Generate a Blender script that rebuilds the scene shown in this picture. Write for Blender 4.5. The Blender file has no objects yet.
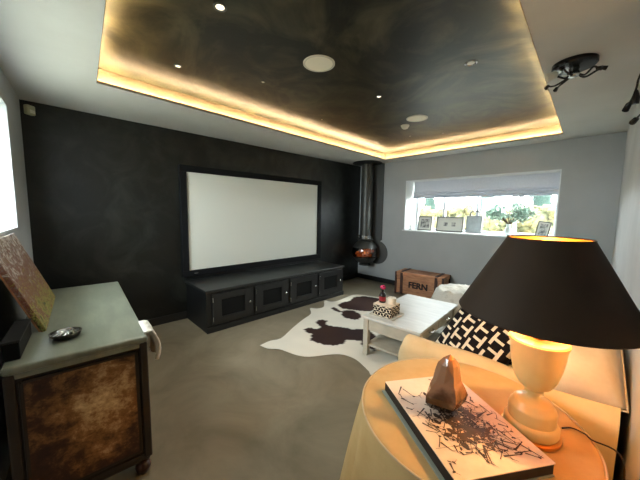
import bpy, bmesh, math, random
from math import sin, cos, pi, radians, sqrt, atan2
from mathutils import Vector, Matrix, noise
random.seed(7)
S = bpy.context.scene
COL = S.collection

# ------------------------------------------------------------------ camera
F = 281.0
CAMP = Vector((0, 0, 1.5))
YAW, PIT, ROL = radians(45.93), radians(-5.76), radians(0.837)
_f = Vector((-sin(YAW)*cos(PIT), cos(YAW)*cos(PIT), sin(PIT)))
_r = Vector((cos(YAW), sin(YAW), 0)); _u = _r.cross(_f)
_r2 = cos(ROL)*_r + sin(ROL)*_u; _u2 = -sin(ROL)*_r + cos(ROL)*_u
cd = bpy.data.cameras.new('camera'); cam = bpy.data.objects.new('camera', cd); COL.objects.link(cam)
cam.matrix_world = Matrix(((_r2.x, _u2.x, -_f.x, 0), (_r2.y, _u2.y, -_f.y, 0), (_r2.z, _u2.z, -_f.z, 1.5), (0, 0, 0, 1)))
cd.sensor_width = 36; cd.lens = F/640*36; cd.clip_start = 0.02; cd.clip_end = 200
S.camera = cam

def ray(x, y):
    return _r2*(x-320) + _u2*(240-y) + _f*F
def onz(x, y, z=0.0):          # where a line of sight meets a level z (used to lay out floor shapes)
    d = ray(x, y); return CAMP + d*((z-1.5)/d.z)
def ony(x, y, Y):
    d = ray(x, y); return CAMP + d*(Y/d.y)

# ------------------------------------------------------------------ materials
def new_mat(name):
    m = bpy.data.materials.new(name); m.use_nodes = True
    nt = m.node_tree; b = nt.nodes['Principled BSDF']
    return m, nt, b
def lin(c):
    return tuple(((v/255)/12.92 if v/255 <= 0.04045 else ((v/255+0.055)/1.055)**2.4) for v in c) + (1,)
def mat(name, col, rough=0.6, metal=0.0, col2=None, scale=6.0, lo=0.4, hi=0.65, detail=6, bump=0.0, bscale=None,
        spec=0.5, stretch=None, rough2=None, distort=0.0, emit=None, estr=0, trans=0, sheen=0, coat=0):
    m, nt, b = new_mat(name); N = nt.nodes; L = nt.links
    b.inputs['Base Color'].default_value = lin(col)
    b.inputs['Roughness'].default_value = rough
    b.inputs['Metallic'].default_value = metal
    b.inputs['Specular IOR Level'].default_value = spec
    if coat: b.inputs['Coat Weight'].default_value = coat
    if sheen: b.inputs['Sheen Weight'].default_value = sheen
    if trans: b.inputs['Transmission Weight'].default_value = trans
    if emit: b.inputs['Emission Color'].default_value = lin(emit); b.inputs['Emission Strength'].default_value = estr
    tc = N.new('ShaderNodeTexCoord'); mp = N.new('ShaderNodeMapping'); L.new(tc.outputs['Object'], mp.inputs[0])
    if stretch: mp.inputs['Scale'].default_value = stretch
    if col2:
        n = N.new('ShaderNodeTexNoise'); n.inputs['Scale'].default_value = scale; n.inputs['Detail'].default_value = detail
        n.inputs['Roughness'].default_value = 0.62; n.inputs['Distortion'].default_value = distort
        L.new(mp.outputs[0], n.inputs[0])
        r = N.new('ShaderNodeValToRGB'); r.color_ramp.elements[0].position = lo; r.color_ramp.elements[1].position = hi
        r.color_ramp.elements[0].color = lin(col); r.color_ramp.elements[1].color = lin(col2)
        L.new(n.outputs[0], r.inputs[0]); L.new(r.outputs[0], b.inputs['Base Color'])
        if rough2 is not None:
            mr = N.new('ShaderNodeMapRange'); mr.inputs[1].default_value = lo; mr.inputs[2].default_value = hi
            mr.inputs[3].default_value = rough; mr.inputs[4].default_value = rough2
            L.new(n.outputs[0], mr.inputs[0]); L.new(mr.outputs[0], b.inputs['Roughness'])
    if bump:
        n2 = N.new('ShaderNodeTexNoise'); n2.inputs['Scale'].default_value = bscale or scale*4; n2.inputs['Detail'].default_value = 5
        L.new(mp.outputs[0], n2.inputs[0])
        bp = N.new('ShaderNodeBump'); bp.inputs['Strength'].default_value = bump; bp.inputs['Distance'].default_value = 0.01
        L.new(n2.outputs[0], bp.inputs['Height']); L.new(bp.outputs[0], b.inputs['Normal'])
    return m
def emat(name, col, s):
    m = bpy.data.materials.new(name); m.use_nodes = True; nt = m.node_tree; nt.nodes.clear()
    e = nt.nodes.new('ShaderNodeEmission'); e.inputs[0].default_value = lin(col); e.inputs[1].default_value = s
    o = nt.nodes.new('ShaderNodeOutputMaterial'); nt.links.new(e.outputs[0], o.inputs[0]); return m
def glassmat(name, tint=(235, 240, 240), gl=0.06, rough=0.03):
    m = bpy.data.materials.new(name); m.use_nodes = True; nt = m.node_tree; nt.nodes.clear()
    t = nt.nodes.new('ShaderNodeBsdfTransparent'); t.inputs[0].default_value = lin(tint)
    g = nt.nodes.new('ShaderNodeBsdfGlossy'); g.inputs['Roughness'].default_value = rough
    mx = nt.nodes.new('ShaderNodeMixShader'); mx.inputs[0].default_value = gl
    o = nt.nodes.new('ShaderNodeOutputMaterial')
    nt.links.new(t.outputs[0], mx.inputs[1]); nt.links.new(g.outputs[0], mx.inputs[2]); nt.links.new(mx.outputs[0], o.inputs[0]); return m

M = {}
M['plaster_black'] = mat('black polished plaster', (16, 18, 16), 0.45, col2=(42, 46, 41), scale=2.3, lo=0.45, hi=0.8, distort=1.2, bump=0.08, bscale=9, spec=0.35)
M['paint_grey'] = mat('blue grey wall paint', (176, 180, 181), 0.8, col2=(182, 186, 187), scale=1.5, spec=0.2)
M['paint_light'] = mat('pale grey wall paint', (178, 178, 176), 0.6, col2=(190, 190, 187), scale=2, bump=0.05, bscale=12, spec=0.3)
M['ceiling'] = mat('pale grey ceiling paint', (198, 197, 192), 0.75, col2=(206, 205, 200), scale=1.2, spec=0.25)
M['recess'] = mat('dark polished plaster ceiling', (22, 22, 13), 0.42, col2=(84, 80, 58), scale=1.5, lo=0.42, hi=0.78, distort=2.2, bump=0.25, bscale=4, spec=0.35)
M['cove'] = mat('cove plaster', (106, 93, 72), 0.7, col2=(92, 80, 58), scale=6)
M['floor'] = mat('polished concrete floor', (116, 107, 88), 0.38, col2=(146, 136, 116), scale=1.6, lo=0.35, hi=0.72, distort=0.8, bump=0.04, bscale=10, spec=0.35)
M['base_black'] = mat('black skirting paint', (22, 23, 23), 0.5)
M['white'] = mat('white paint', (226, 228, 228), 0.5)
M['upvc'] = mat('white window frame', (216, 220, 224), 0.35)
M['glass'] = glassmat('window glass')
M['blind'] = mat('grey blue blind fabric', (206, 210, 218), 0.9, col2=(198, 202, 210), scale=40, spec=0.1)
_nt = M['blind'].node_tree; _b = _nt.nodes['Principled BSDF']; _o = [n for n in _nt.nodes if n.type == 'OUTPUT_MATERIAL'][0]
_t = _nt.nodes.new('ShaderNodeBsdfTranslucent'); _t.inputs[0].default_value = (0.95, 0.96, 1, 1); _m = _nt.nodes.new('ShaderNodeMixShader'); _m.inputs[0].default_value = 0.10
_nt.links.new(_b.outputs[0], _m.inputs[1]); _nt.links.new(_t.outputs[0], _m.inputs[2]); _nt.links.new(_m.outputs[0], _o.inputs[0])
M['screen'] = mat('matt white screen', (214, 214, 202), 0.9, spec=0.1)
M['velvet'] = mat('black velvet frame', (12, 13, 15), 0.7, spec=0.2)
M['cab'] = mat('black painted wood', (13, 14, 15), 0.45, col2=(22, 24, 24), scale=3, bump=0.05, bscale=14)
M['cabtop'] = mat('black painted cabinet top', (26, 28, 28), 0.4, col2=(38, 40, 39), scale=4)
M['cabpanel'] = mat('black mesh panel', (9, 10, 10), 0.7, spec=0.2)
M['chrome'] = mat('chrome', (200, 200, 200), 0.18, 1.0)
M['iron'] = mat('dark stove steel', (70, 70, 67), 0.42, 0.5, col2=(86, 86, 82), scale=3)
M['shadowgrey'] = mat('stove shadow grey', (84, 86, 86), 0.7)  # grey standing in for the stove's shadow on the back wall
M['bowl'] = glassmat('smoked stove glass', (120, 112, 108), 0.16, 0.08)
M['log'] = mat('glowing embers', (70, 36, 22), 0.9, col2=(180, 90, 40), scale=30, emit=(255, 130, 60), estr=0.5)
M['flame'] = emat('flame', (255, 150, 80), 3.0)
M['trunk'] = mat('aged orange brown trunk wood', (190, 136, 98), 0.6, col2=(140, 92, 62), scale=5, lo=0.4, hi=0.7, stretch=(1, 1, 6), bump=0.2)
M['trunkdark'] = mat('dark trunk batten', (72, 38, 26), 0.6, col2=(48, 26, 20), scale=8)
M['stencil'] = mat('dark stencil paint', (38, 28, 26), 0.8)
M['tblwhite'] = mat('distressed white table paint', (206, 206, 200), 0.42, col2=(186, 186, 180), scale=3, stretch=(1, 5, 1), lo=0.4, hi=0.75, bump=0.06)
M['tblleg'] = mat('cream grey table paint', (190, 184, 168), 0.55, col2=(172, 166, 150), scale=6)
M['sheep'] = mat('shaggy cream throw', (214, 210, 200), 0.95, col2=(160, 148, 130), scale=9, lo=0.5, hi=0.8, bump=0.8, bscale=40)
M['pouf'] = mat('grey pouffe fabric', (128, 124, 116), 0.9, col2=(110, 104, 96), scale=12)
M['cream'] = mat('cream cotton upholstery', (218, 194, 152), 0.9, col2=(204, 178, 134), scale=3.0, bump=0.15, bscale=25, spec=0.15, sheen=0.1)
M['creamcloth'] = mat('cream tablecloth linen', (204, 174, 122), 0.85, col2=(192, 160, 106), scale=4, bump=0.08, bscale=60, spec=0.2)
M['piping'] = mat('cream piping', (205, 184, 148), 0.85)
M['cushion'] = mat('off white cushion cotton', (206, 196, 180), 0.9, col2=(190, 178, 160), scale=5, bump=0.2, bscale=18, spec=0.1)
M['pat_black'] = mat('black fret fabric', (24, 20, 20), 0.9, spec=0.15)
M['pat_cream'] = mat('cream fret fabric', (228, 214, 190), 0.9, spec=0.15)
M['ceramic'] = mat('cream glazed ceramic', (236, 206, 138), 0.3, col2=(228, 194, 122), scale=3)
M['gold'] = mat('gold lamp foot', (200, 140, 60), 0.3, 0.6)
M['shade'] = mat('black lampshade card', (56, 44, 33), 0.7, spec=0.25)
M['lining'] = mat('gold lampshade lining', (225, 160, 70), 0.4, 0.6)
M['bulb'] = emat('warm bulb', (255, 190, 95), 12)
M['cord'] = mat('brown lamp cord', (60, 38, 24), 0.5)
M['bookcover'] = mat('white book cover', (232, 216, 196), 0.42, col2=(218, 196, 172), scale=5)
M['bookedge'] = mat('black page edges', (30, 22, 18), 0.6)
M['bookspine'] = mat('grey green spine', (150, 158, 146), 0.5)
M['print'] = mat('brown botanical print', (34, 20, 9), 0.6, col2=(70, 44, 20), scale=20)
M['sage'] = mat('green painted top', (118, 124, 110), 0.3, col2=(138, 142, 126), scale=2.5, lo=0.4, hi=0.7, spec=0.5, stretch=(1, 4, 1))
M['wooddark'] = mat('dark worn edge wood', (30, 23, 16), 0.45, col2=(46, 33, 23), scale=6)
M['mahog'] = mat('turned reddish wood', (60, 28, 16), 0.3, col2=(36, 18, 10), scale=8)
M['pewter'] = mat('tarnished pewter', (110, 108, 96), 0.35, 0.8, col2=(60, 58, 50), scale=20)
M['blackwood'] = mat('black lacquered wood', (9, 9, 9), 0.6, spec=0.2)
M['greyedge'] = mat('grey lid edge', (14, 15, 15), 0.5)
M['cloth'] = mat('white cotton cloth', (225, 222, 212), 0.9)
M['speaker'] = mat('white speaker grille', (246, 240, 220), 0.6)
M['downlit'] = emat('lit downlight', (255, 240, 215), 2.2)
M['plastic'] = mat('white plastic', (216, 212, 196), 0.45)
M['plasticaged'] = mat('aged white plastic', (176, 174, 142), 0.5)
M['silver'] = mat('silver frame', (140, 142, 142), 0.35, 0.5)
M['darkframe'] = mat('dark grey frame', (84, 84, 82), 0.5)
M['mount'] = mat('off white card mount', (214, 214, 204), 0.7)
M['photo'] = mat('grey photo print', (90, 90, 90), 0.5, col2=(190, 190, 184), scale=18, lo=0.42, hi=0.6)
M['greyglass'] = mat('grey painted panel', (150, 158, 160), 0.35, col2=(168, 176, 178), scale=8)
M['leafgrey'] = mat('grey green leaves', (160, 186, 172), 0.7, col2=(190, 206, 194), scale=12)
M['twig'] = mat('brown twig', (80, 66, 50), 0.8)
M['vase'] = mat('pale glazed vase', (206, 212, 210), 0.3)
M['candle'] = mat('ivory candle wax', (232, 220, 200), 0.5)
M['dkglass'] = mat('dark bottle glass', (40, 30, 30), 0.12, spec=0.6)
M['pink'] = mat('pink flower', (214, 40, 96), 0.6)
M['red'] = mat('red label', (150, 30, 40), 0.5)
M['hide_white'] = None
M['hedge'] = mat('sunlit yellow green hedge', (48, 50, 22), 0.9, col2=(98, 88, 54), scale=3.5, lo=0.42, hi=0.6, bump=0.6, bscale=12)
M['conifer'] = mat('green conifer', (22, 42, 34), 0.9, col2=(36, 56, 48), scale=5)
M['bark'] = mat('grey bark', (44, 43, 45), 0.9)
M['lawn'] = mat('dry pale lawn', (140, 140, 126), 0.95, col2=(156, 154, 138), scale=2)

# ------------------------------------------------------------------ mesh helpers
def link(o, parent=None):
    COL.objects.link(o)
    if parent: o.parent = parent
    return o
def obj(name, bm, mats, parent=None, smooth=None):
    me = bpy.data.meshes.new(name); bmesh.ops.recalc_face_normals(bm, faces=bm.faces[:]); bm.to_mesh(me); bm.free()
    if not isinstance(mats, (list, tuple)): mats = [mats]
    for m in mats: me.materials.append(m)
    if smooth is not None:
        for p in me.polygons: p.use_smooth = True
        if smooth < 180:
            me.set_sharp_from_angle(angle=radians(smooth))
    return link(bpy.data.objects.new(name, me), parent)
def tag(o, label, cat, group=None, kind=None):
    o['label'] = label; o['category'] = cat
    if group: o['group'] = group
    if kind: o['kind'] = kind
    return o
def empty(name, loc, rz, label, cat, group=None):
    o = bpy.data.objects.new(name, None); o.empty_display_size = 0.1; COL.objects.link(o); o.location = loc; o.rotation_euler = (0, 0, rz)
    return tag(o, label, cat, group)
def struct(o): o['kind'] = 'structure'; return o
def box(bm, c, s, bev=0.0, M4=None, mi=0, seg=2):
    r = bmesh.ops.create_cube(bm, size=1.0)
    vs = r['verts']
    for v in vs: v.co = Vector((v.co.x*s[0]+c[0], v.co.y*s[1]+c[1], v.co.z*s[2]+c[2]))
    fs = set(f for v in vs for f in v.link_faces)
    if bev > 0:
        es = list(set(e for v in vs for e in v.link_edges))
        rr = bmesh.ops.bevel(bm, geom=es, offset=bev, segments=seg, profile=0.5, affect='EDGES')
        fs = set(rr['faces']) | set(f for f in fs if f.is_valid)
        for f in list(fs):
            for e in f.edges:
                for g in e.link_faces: fs.add(g)
        vs = list(set(v for f in fs for v in f.verts))
    for f in fs: f.material_index = mi
    if M4 is not None:
        for v in vs: v.co = M4 @ v.co
    return vs
def B(): return bmesh.new()
def boxo(name, c, s, m, parent=None, bev=0.0, M4=None):
    bm = B(); box(bm, c, s, bev, M4); return obj(name, bm, m, parent)
def span(name, a, b, m, parent=None, bev=0.0):
    return boxo(name, [(a[i]+b[i])/2 for i in range(3)], [abs(b[i]-a[i]) for i in range(3)], m, parent, bev)
def lathe(bm, prof, c=(0, 0, 0), n=32, M4=None, mi=0, cap=True, sq=1.0):
    rings = []
    for r, z in prof:
        ring = [bm.verts.new((c[0]+max(r, 1e-4)*cos(2*pi*i/n), c[1]+max(r, 1e-4)*sin(2*pi*i/n)*sq, c[2]+z)) for i in range(n)]
        rings.append(ring)
    fs = []
    for a, b in zip(rings[:-1], rings[1:]):
        for i in range(n): fs.append(bm.faces.new((a[i], a[(i+1) % n], b[(i+1) % n], b[i])))
    if cap:
        if prof[0][0] > 2e-4: fs.append(bm.faces.new(rings[0][::-1]))
        if prof[-1][0] > 2e-4: fs.append(bm.faces.new(rings[-1]))
    for f in fs: f.material_index = mi
    if M4 is not None:
        for r in rings:
            for v in r: v.co = M4 @ v.co
    return rings
def tube(bm, pts, r, n=8, mi=0, cap=True):
    pts = [Vector(p) for p in pts]; rings = []
    rs = r if isinstance(r, (list, tuple)) else [r]*len(pts)
    ref = None
    for i, p in enumerate(pts):
        t = (pts[min(i+1, len(pts)-1)]-pts[max(i-1, 0)]).normalized()
        if ref is None:
            ref = Vector((0, 0, 1)) if abs(t.z) < 0.9 else Vector((1, 0, 0))
        u = t.cross(ref).normalized(); w = t.cross(u).normalized(); ref = w.copy() if False else ref
        if u.length < 0.5: u = Vector((1, 0, 0)); w = t.cross(u)
        rings.append([bm.verts.new(p+rs[i]*(u*cos(2*pi*k/n)+w*sin(2*pi*k/n))) for k in range(n)])
    fs = []
    for a, b in zip(rings[:-1], rings[1:]):
        for k in range(n): fs.append(bm.faces.new((a[k], a[(k+1) % n], b[(k+1) % n], b[k])))
    if cap: fs.append(bm.faces.new(rings[0][::-1])); fs.append(bm.faces.new(rings[-1]))
    for f in fs: f.material_index = mi
def curve(pts, n=8):
    # Catmull-Rom through pts
    P = [Vector(p) for p in pts]; P = [2*P[0]-P[1]]+P+[2*P[-1]-P[-2]]; out = []
    for i in range(1, len(P)-2):
        a, b, c, d = P[i-1:i+3]
        for k in range(n):
            t = k/n
            out.append(0.5*((2*b)+(c-a)*t+(2*a-5*b+4*c-d)*t*t+(3*b-a-3*c+d)*t**3))
    out.append(P[-2]); return out
def prism(bm, poly, z0, z1, mi=0):
    a = [bm.verts.new((p[0], p[1], z0)) for p in poly]; b = [bm.verts.new((p[0], p[1], z1)) for p in poly]
    n = len(poly); fs = [bm.faces.new(a[::-1]), bm.faces.new(b)]
    for i in range(n): fs.append(bm.faces.new((a[i], a[(i+1) % n], b[(i+1) % n], b[i])))
    for f in fs: f.material_index = mi
    return a+b

# ------------------------------------------------------------------ room shell
H = 2.52
XL, YB = -4.0, 5.11
def wr(y): return 0.045 + 0.027*(5.11-y)            # right wall line
def wl(x): return -0.13 - 0.069*(x+4.0)             # left wall line
TRAY = [Vector((-3.01, 0.354)), Vector((-0.335, 0.17)), Vector((-0.516, 4.742)), Vector((-3.15, 4.79))]
RH = 0.135
HR = H + RH

bm = B(); prism(bm, [(-4.3, -0.9), (0.6, -0.9), (0.6, 5.36), (-4.3, 5.36)], -0.1, 0)
struct(obj('floor', bm, M['floor']))

OUT = [Vector((-4.3, -0.9)), Vector((0.6, -0.9)), Vector((0.6, 5.5)), Vector((-4.3, 5.5))]
bm = B()   # lower ceiling around the tray
for k in range(4):
    j = (k+1) % 4; prism(bm, [OUT[k], OUT[j], TRAY[j], TRAY[k]], H, H+0.012)
struct(obj('ceiling', bm, M['ceiling']))
def inset(poly, d):
    out = []; n = len(poly)
    for i in range(n):
        p, a, b = poly[i], poly[i-1], poly[(i+1) % n]
        u = (p-a).normalized(); v = (b-p).normalized(); n1 = Vector((-u.y, u.x)); n2 = Vector((-v.y, v.x))
        out.append(p+(n1+n2)*d/(1+n1.dot(n2)))
    return out
bm = B(); prism(bm, inset(TRAY, -0.06), HR, HR+0.08)
struct(obj('ceiling_inner', bm, M['recess']))
M['led'] = emat('warm led tape', (255, 220, 168), 270.0)
# the tray edge: the cove face lies 45 mm behind a thin lip that carries the led tape
LW = 0.045
BACK = inset(TRAY, -LW); I1 = inset(TRAY, -0.004); I2 = inset(TRAY, -0.008); I3 = inset(TRAY, -0.020)
OUT2 = inset(TRAY, -0.25)
bm = B()
for k in range(4):
    j = (k+1) % 4; prism(bm, [OUT2[k], OUT2[j], BACK[j], BACK[k]], H+0.012, HR)
struct(obj('ceiling_cove', bm, M['cove']))
for k in range(4):
    j = (k+1) % 4
    bm = B()
    prism(bm, [TRAY[k], TRAY[j], I1[j], I1[k]], H-0.001, H+0.020, 0)
    prism(bm, [I2[k], I2[j], I3[j], I3[k]], H+0.012, H+0.016, 1)
    struct(obj('trim_%d' % (k+1), bm, [M['cove'], M['led']]))

ZT = HR+0.05
bm = B(); prism(bm, [(XL, -0.5), (XL, YB+0.4), (XL-0.15, YB+0.4), (XL-0.15, -0.5)], 0, H)
struct(obj('wall_front', bm, M['plaster_black']))
# back wall with window opening
WX0, WX1, WZ0, WZ1 = -2.87, -0.53, 1.15, 2.13
bm = B(); yb2 = YB+0.30
for a, b in (((XL, 0), (WX0, H)), ((WX1, 0), (wr(YB)+0.02, H)), ((WX0, 0), (WX1, WZ0)), ((WX0, WZ1), (WX1, H))):
    box(bm, ((a[0]+b[0])/2, (YB+yb2)/2, (a[1]+b[1])/2), (b[0]-a[0], yb2-YB, b[1]-a[1]))
struct(obj('wall_back', bm, M['paint_grey']))
# white reveal lining
bm = B(); t = 0.012
prism(bm, [(WX0, YB), (WX0+.008, YB), (WX0+.14, YB+.24), (WX0+.14, yb2), (WX0, yb2)], WZ0, WZ1)
box(bm, (WX1-t/2, (YB+yb2)/2, (WZ0+WZ1)/2), (t, yb2-YB, WZ1-WZ0))
box(bm, ((WX0+WX1)/2, (YB+yb2)/2, WZ1-t/2), (WX1-WX0, yb2-YB, t))
struct(obj('trim_5', bm, M['white']))
bm = B(); box(bm, ((WX0+WX1)/2, (YB+yb2)/2-0.015, WZ0+0.004), (WX1-WX0+0.06, yb2-YB+0.03, 0.022), 0.004)
struct(obj('trim_6', bm, M['white']))
SILL = WZ0+0.015
# right wall
bm = B(); prism(bm, [(wr(-0.8), -0.8), (wr(YB+.3), YB+.3), (wr(YB+.3)+.15, YB+.3), (wr(-.8)+.15, -0.8)], 0, H)
struct(obj('wall_right', bm, M['paint_light']))
# left wall with window opening
LX0, LX1, LZ0, LZ1 = -3.30, -1.75, 1.34, 2.28
bm = B()
def wseg(xa, xb, z0, z1): prism(bm, [(xa, wl(xa)), (xb, wl(xb)), (xb, wl(xb)-0.3), (xa, wl(xa)-0.3)], z0, z1)
wseg(XL-.1, LX0, 0, H); wseg(LX1, 0.3, 0, H); wseg(LX0, LX1, 0, LZ0); wseg(LX0, LX1, LZ1, H)
struct(obj('wall_left', bm, M['paint_grey']))
# skirting
bm = B(); box(bm, ((XL+wr(YB))/2, YB-0.009, 0.05), (wr(YB)-XL, 0.018, 0.10), 0.003); struct(obj('baseboard_back', bm, M['base_black']))
bm = B(); box(bm, (XL+0.009, 2.45, 0.05), (0.018, 5.1, 0.10), 0.003); struct(obj('baseboard_front', bm, M['base_black']))

# windows
def window(name, xs, z0, z1, fy, parent=None):
    w = bpy.data.objects.new(name, None); COL.objects.link(w); struct(w)
    bm = B(); fw = 0.045
    box(bm, ((xs[0]+xs[-1])/2, fy, z0+fw/2), (xs[-1]-xs[0], 0.06, fw), 0.004)
    box(bm, ((xs[0]+xs[-1])/2, fy, z1-fw/2), (xs[-1]-xs[0], 0.06, fw), 0.004)
    for i, x in enumerate(xs):
        xx = x+fw/2 if i == 0 else (x-fw/2 if i == len(xs)-1 else x)
        box(bm, (xx, fy, (z0+z1)/2), (fw, 0.058, z1-z0-0.01), 0.004)
    o = obj('window_frame', bm, M['upvc'], w); struct(o)
    bm = B(); box(bm, ((xs[0]+xs[-1])/2, fy+0.005, (z0+z1)/2), (xs[-1]-xs[0]-0.04, 0.004, z1-z0-0.04)); o = obj('pane', bm, M['glass'], w); struct(o)
    return w
window('window_1', [WX0+.13, -2.19, -1.62, -1.07, WX1-.01], WZ0+.015, WZ1-.01, YB+0.25)
w2 = window('window_2', [LX0, -2.52, LX1], LZ0, LZ1, 0)
ang = atan2(wl(LX1)-wl(LX0), LX1-LX0); mx = (LX0+LX1)/2
w2.matrix_world = Matrix.Translation((mx, wl(mx)-0.24, 0)) @ Matrix.Rotation(ang, 4, 'Z') @ Matrix.Translation((-mx, 0, 0))

# roman blind
bl = empty('roman_blind', ((WX0+WX1)/2+0.045, YB+0.13, WZ1-.012), 0, 'grey blue roman blind folded up across the top of the wide window', 'blind')
bw = WX1-WX0-0.14
bm = B()
prof = [(0.0, 0.0), (0.0, -0.20), (-0.012, -0.215), (-0.03, -0.235), (-0.004, -0.25), (-0.03, -0.27), (-0.042, -0.29), (-0.008, -0.30), (-0.03, -0.315), (-0.03, -0.335), (0.0, -0.33), (0.02, -0.25), (0.02, 0.0)]
for i in range(len(prof)):
    a, b = prof[i], prof[(i+1) % len(prof)]
    vs = [bm.verts.new((sx*bw/2, p[0], p[1])) for sx, p in ((-1, a), (1, a), (1, b), (-1, b))]
    bm.faces.new(vs)
bmesh.ops.remove_doubles(bm, verts=bm.verts, dist=1e-5)
obj('fabric', bm, M['blind'], bl, 35)
bm = B(); box(bm, (0, 0.005, -0.005), (bw, 0.05, 0.02), 0.004); obj('headrail', bm, M['white'], bl)

# ------------------------------------------------------------------ projector screen
Z0s, Z1s, Y0s, Y1s = 0.585, 2.085, 1.265, 3.84
ps = empty('projector_screen', (XL, (Y0s+Y1s)/2, Z0s), 0, 'large white projection screen in a wide black frame on the black wall', 'projector screen')
fw = 0.085; cy = 0; hw = (Y1s-Y0s)/2; hz = Z1s-Z0s
bm = B()
for c, s in (((0.03, 0, fw/2), (0.06, 2*hw, fw)), ((0.03, 0, hz-fw/2), (0.06, 2*hw, fw)), ((0.03, -hw+fw/2, hz/2), (0.06, fw, hz-2*fw)), ((0.03, hw-fw/2, hz/2), (0.06, fw, hz-2*fw))):
    box(bm, c, s, 0.006)
obj('frame', bm, M['velvet'], ps)
bm = B(); box(bm, (0.02, 0, hz/2), (0.02, 2*hw-fw, hz-fw)); obj('screen_surface', bm, M['screen'], ps)
bm = B(); box(bm, (0.0615, -hw+0.17, fw*0.5), (0.003, 0.05, 0.012)); obj('badge', bm, M['chrome'], ps)

# ------------------------------------------------------------------ media cabinet
CX0, CX1, CY0, CY1, CH = XL+0.02, -3.29, 1.305, 3.80, 0.535
mc = empty('media_cabinet', (CX0, CY0, 0), 0, 'long low black cabinet with four recessed doors below the projection screen', 'cabinet')
D = CX1-CX0; W = CY1-CY0
bm = B(); box(bm, (D/2-0.008, W/2, (CH-0.03)/2), (D-0.016, W-0.01, CH-0.03), 0.003); obj('carcass', bm, M['cab'], mc)
bm = B(); box(bm, (D/2, W/2, CH-0.015), (D+0.02, W+0.02, 0.03), 0.006); obj('top', bm, M['cabtop'], mc)
bm = B(); box(bm, (D-0.006, W/2, 0.035), (0.02, W, 0.07), 0.003); obj('plinth', bm, M['cab'], mc)
dw = (W-0.10)/4
for i in range(4):
    ya = 0.05+i*dw+0.02; yb_ = ya+dw-0.04; z0, z1 = 0.095, CH-0.055
    bm = B(); st = 0.12; rr = 0.085; X = D-0.001
    box(bm, (X, ya+st/2, (z0+z1)/2), (0.02, st, z1-z0), 0.003)
    box(bm, (X, yb_-st/2, (z0+z1)/2), (0.02, st, z1-z0), 0.003)
    box(bm, (X, (ya+yb_)/2, z0+rr/2), (0.02, yb_-ya-2*st, rr), 0.003)
    box(bm, (X, (ya+yb_)/2, z1-rr/2), (0.02, yb_-ya-2*st, rr), 0.003)
    d = obj('door', bm, M['cab'], mc)
    bm = B(); box(bm, (X-0.006, (ya+yb_)/2, (z0+z1)/2), (0.006, yb_-ya-2*st+0.01, z1-z0-2*rr+0.01)); obj('panel', bm, M['cabpanel'], d)
    ky = yb_-0.06
    bm = B(); lathe(bm, [(0.006, 0), (0.006, 0.012), (0.016, 0.018), (0.018, 0.026), (0.01, 0.034), (0.0001, 0.036)], n=14, M4=Matrix.Translation((X+0.01, ky, (z0+z1)/2+0.01)) @ Matrix.Rotation(pi/2, 4, 'Y')); obj('knob', bm, M['chrome'], d, 40)
    for hzz in (z0+0.07, z1-0.07):
        bm = B(); box(bm, (X+0.012, ya+0.006, hzz), (0.008, 0.010, 0.06), 0.002); obj('hinge', bm, M['chrome'], d)

# ------------------------------------------------------------------ hanging stove
SX, SY = -3.60, 4.82
sv = empty('hanging_stove', (SX, SY, 0.40), 0, 'round dark suspended stove with a glowing fire, hanging in the far corner', 'stove')
sv_b = 0.40
bm = B(); lathe(bm, [(0.115, 0), (0.115, H-sv_b-0.64)], (0, 0, 0.60), 28); obj('flue', bm, M['iron'], sv, 40)
bm = B(); lathe(bm, [(0.145, 0), (0.145, 0.03), (0.125, 0.035), (0.125, 0.06), (0.135, 0.065), (0.135, 0.085), (0.115, 0.09)], (0, 0, 0.53), 28); obj('collar', bm, M['chrome'], sv, 40)
bm = B(); lathe(bm, [(0.115, 0), (0.12, 0.012), (0.30, 0.02), (0.30, 0.035), (0.02, 0.035)], (0, 0, H-sv_b-0.04), 36); obj('ceiling_plate', bm, M['base_black'], sv, 40)
R = 0.27
pr = [(R*cos(a), 0.27+R*0.98*sin(a)) for a in [radians(-90+10*i) for i in range(19)]]
bm = B(); lathe(bm, [p for p in pr if p[1] <= 0.165] + [(0.255, 0.165)], n=36, cap=False)
lathe(bm, [(0.10, -0.02), (0.13, -0.012), (0.11, 0.01), (0.02, 0.01)], n=24)
obj('firebox', bm, M['iron'], sv, 40)
bm = B(); lathe(bm, [(p[0]*1.0, p[1]) for p in pr if 0.36 <= p[1]], n=36, cap=False)
lathe(bm, [(R*0.5, 0.505), (0.17, 0.53), (0.15, 0.55)], n=30, cap=False)
obj('hood', bm, M['iron'], sv, 40)
bm = B(); lathe(bm, [(R*cos(a)*0.985, 0.27+R*0.97*sin(a)) for a in [radians(-24+6*i) for i in range(9)]], n=36, cap=False)
obj('glass', bm, M['bowl'], sv, 60)
for k in range(7):
    bm = B(); a = random.uniform(0, pi); l = 0.15
    c = Vector((random.uniform(-.06, .06), random.uniform(-.06, .06), 0.17+0.02*k))
    tube(bm, [c-Vector((cos(a)*l, sin(a)*l, -0.01)), c, c+Vector((cos(a)*l, sin(a)*l, 0.01))], [0.025, 0.03, 0.024], 7); obj('log', bm, M['log'], sv)
for k in range(9):
    c = Vector((random.uniform(-.12, .12), random.uniform(-.14, .05), 0.22)); h = random.uniform(0.04, 0.10)
    bm = B(); lathe(bm, [(0.001, 0), (0.022, h*0.3), (0.012, h*0.7), (0.001, h)], c, 7); obj('flame', bm, M['flame'], sv, 60)
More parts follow.
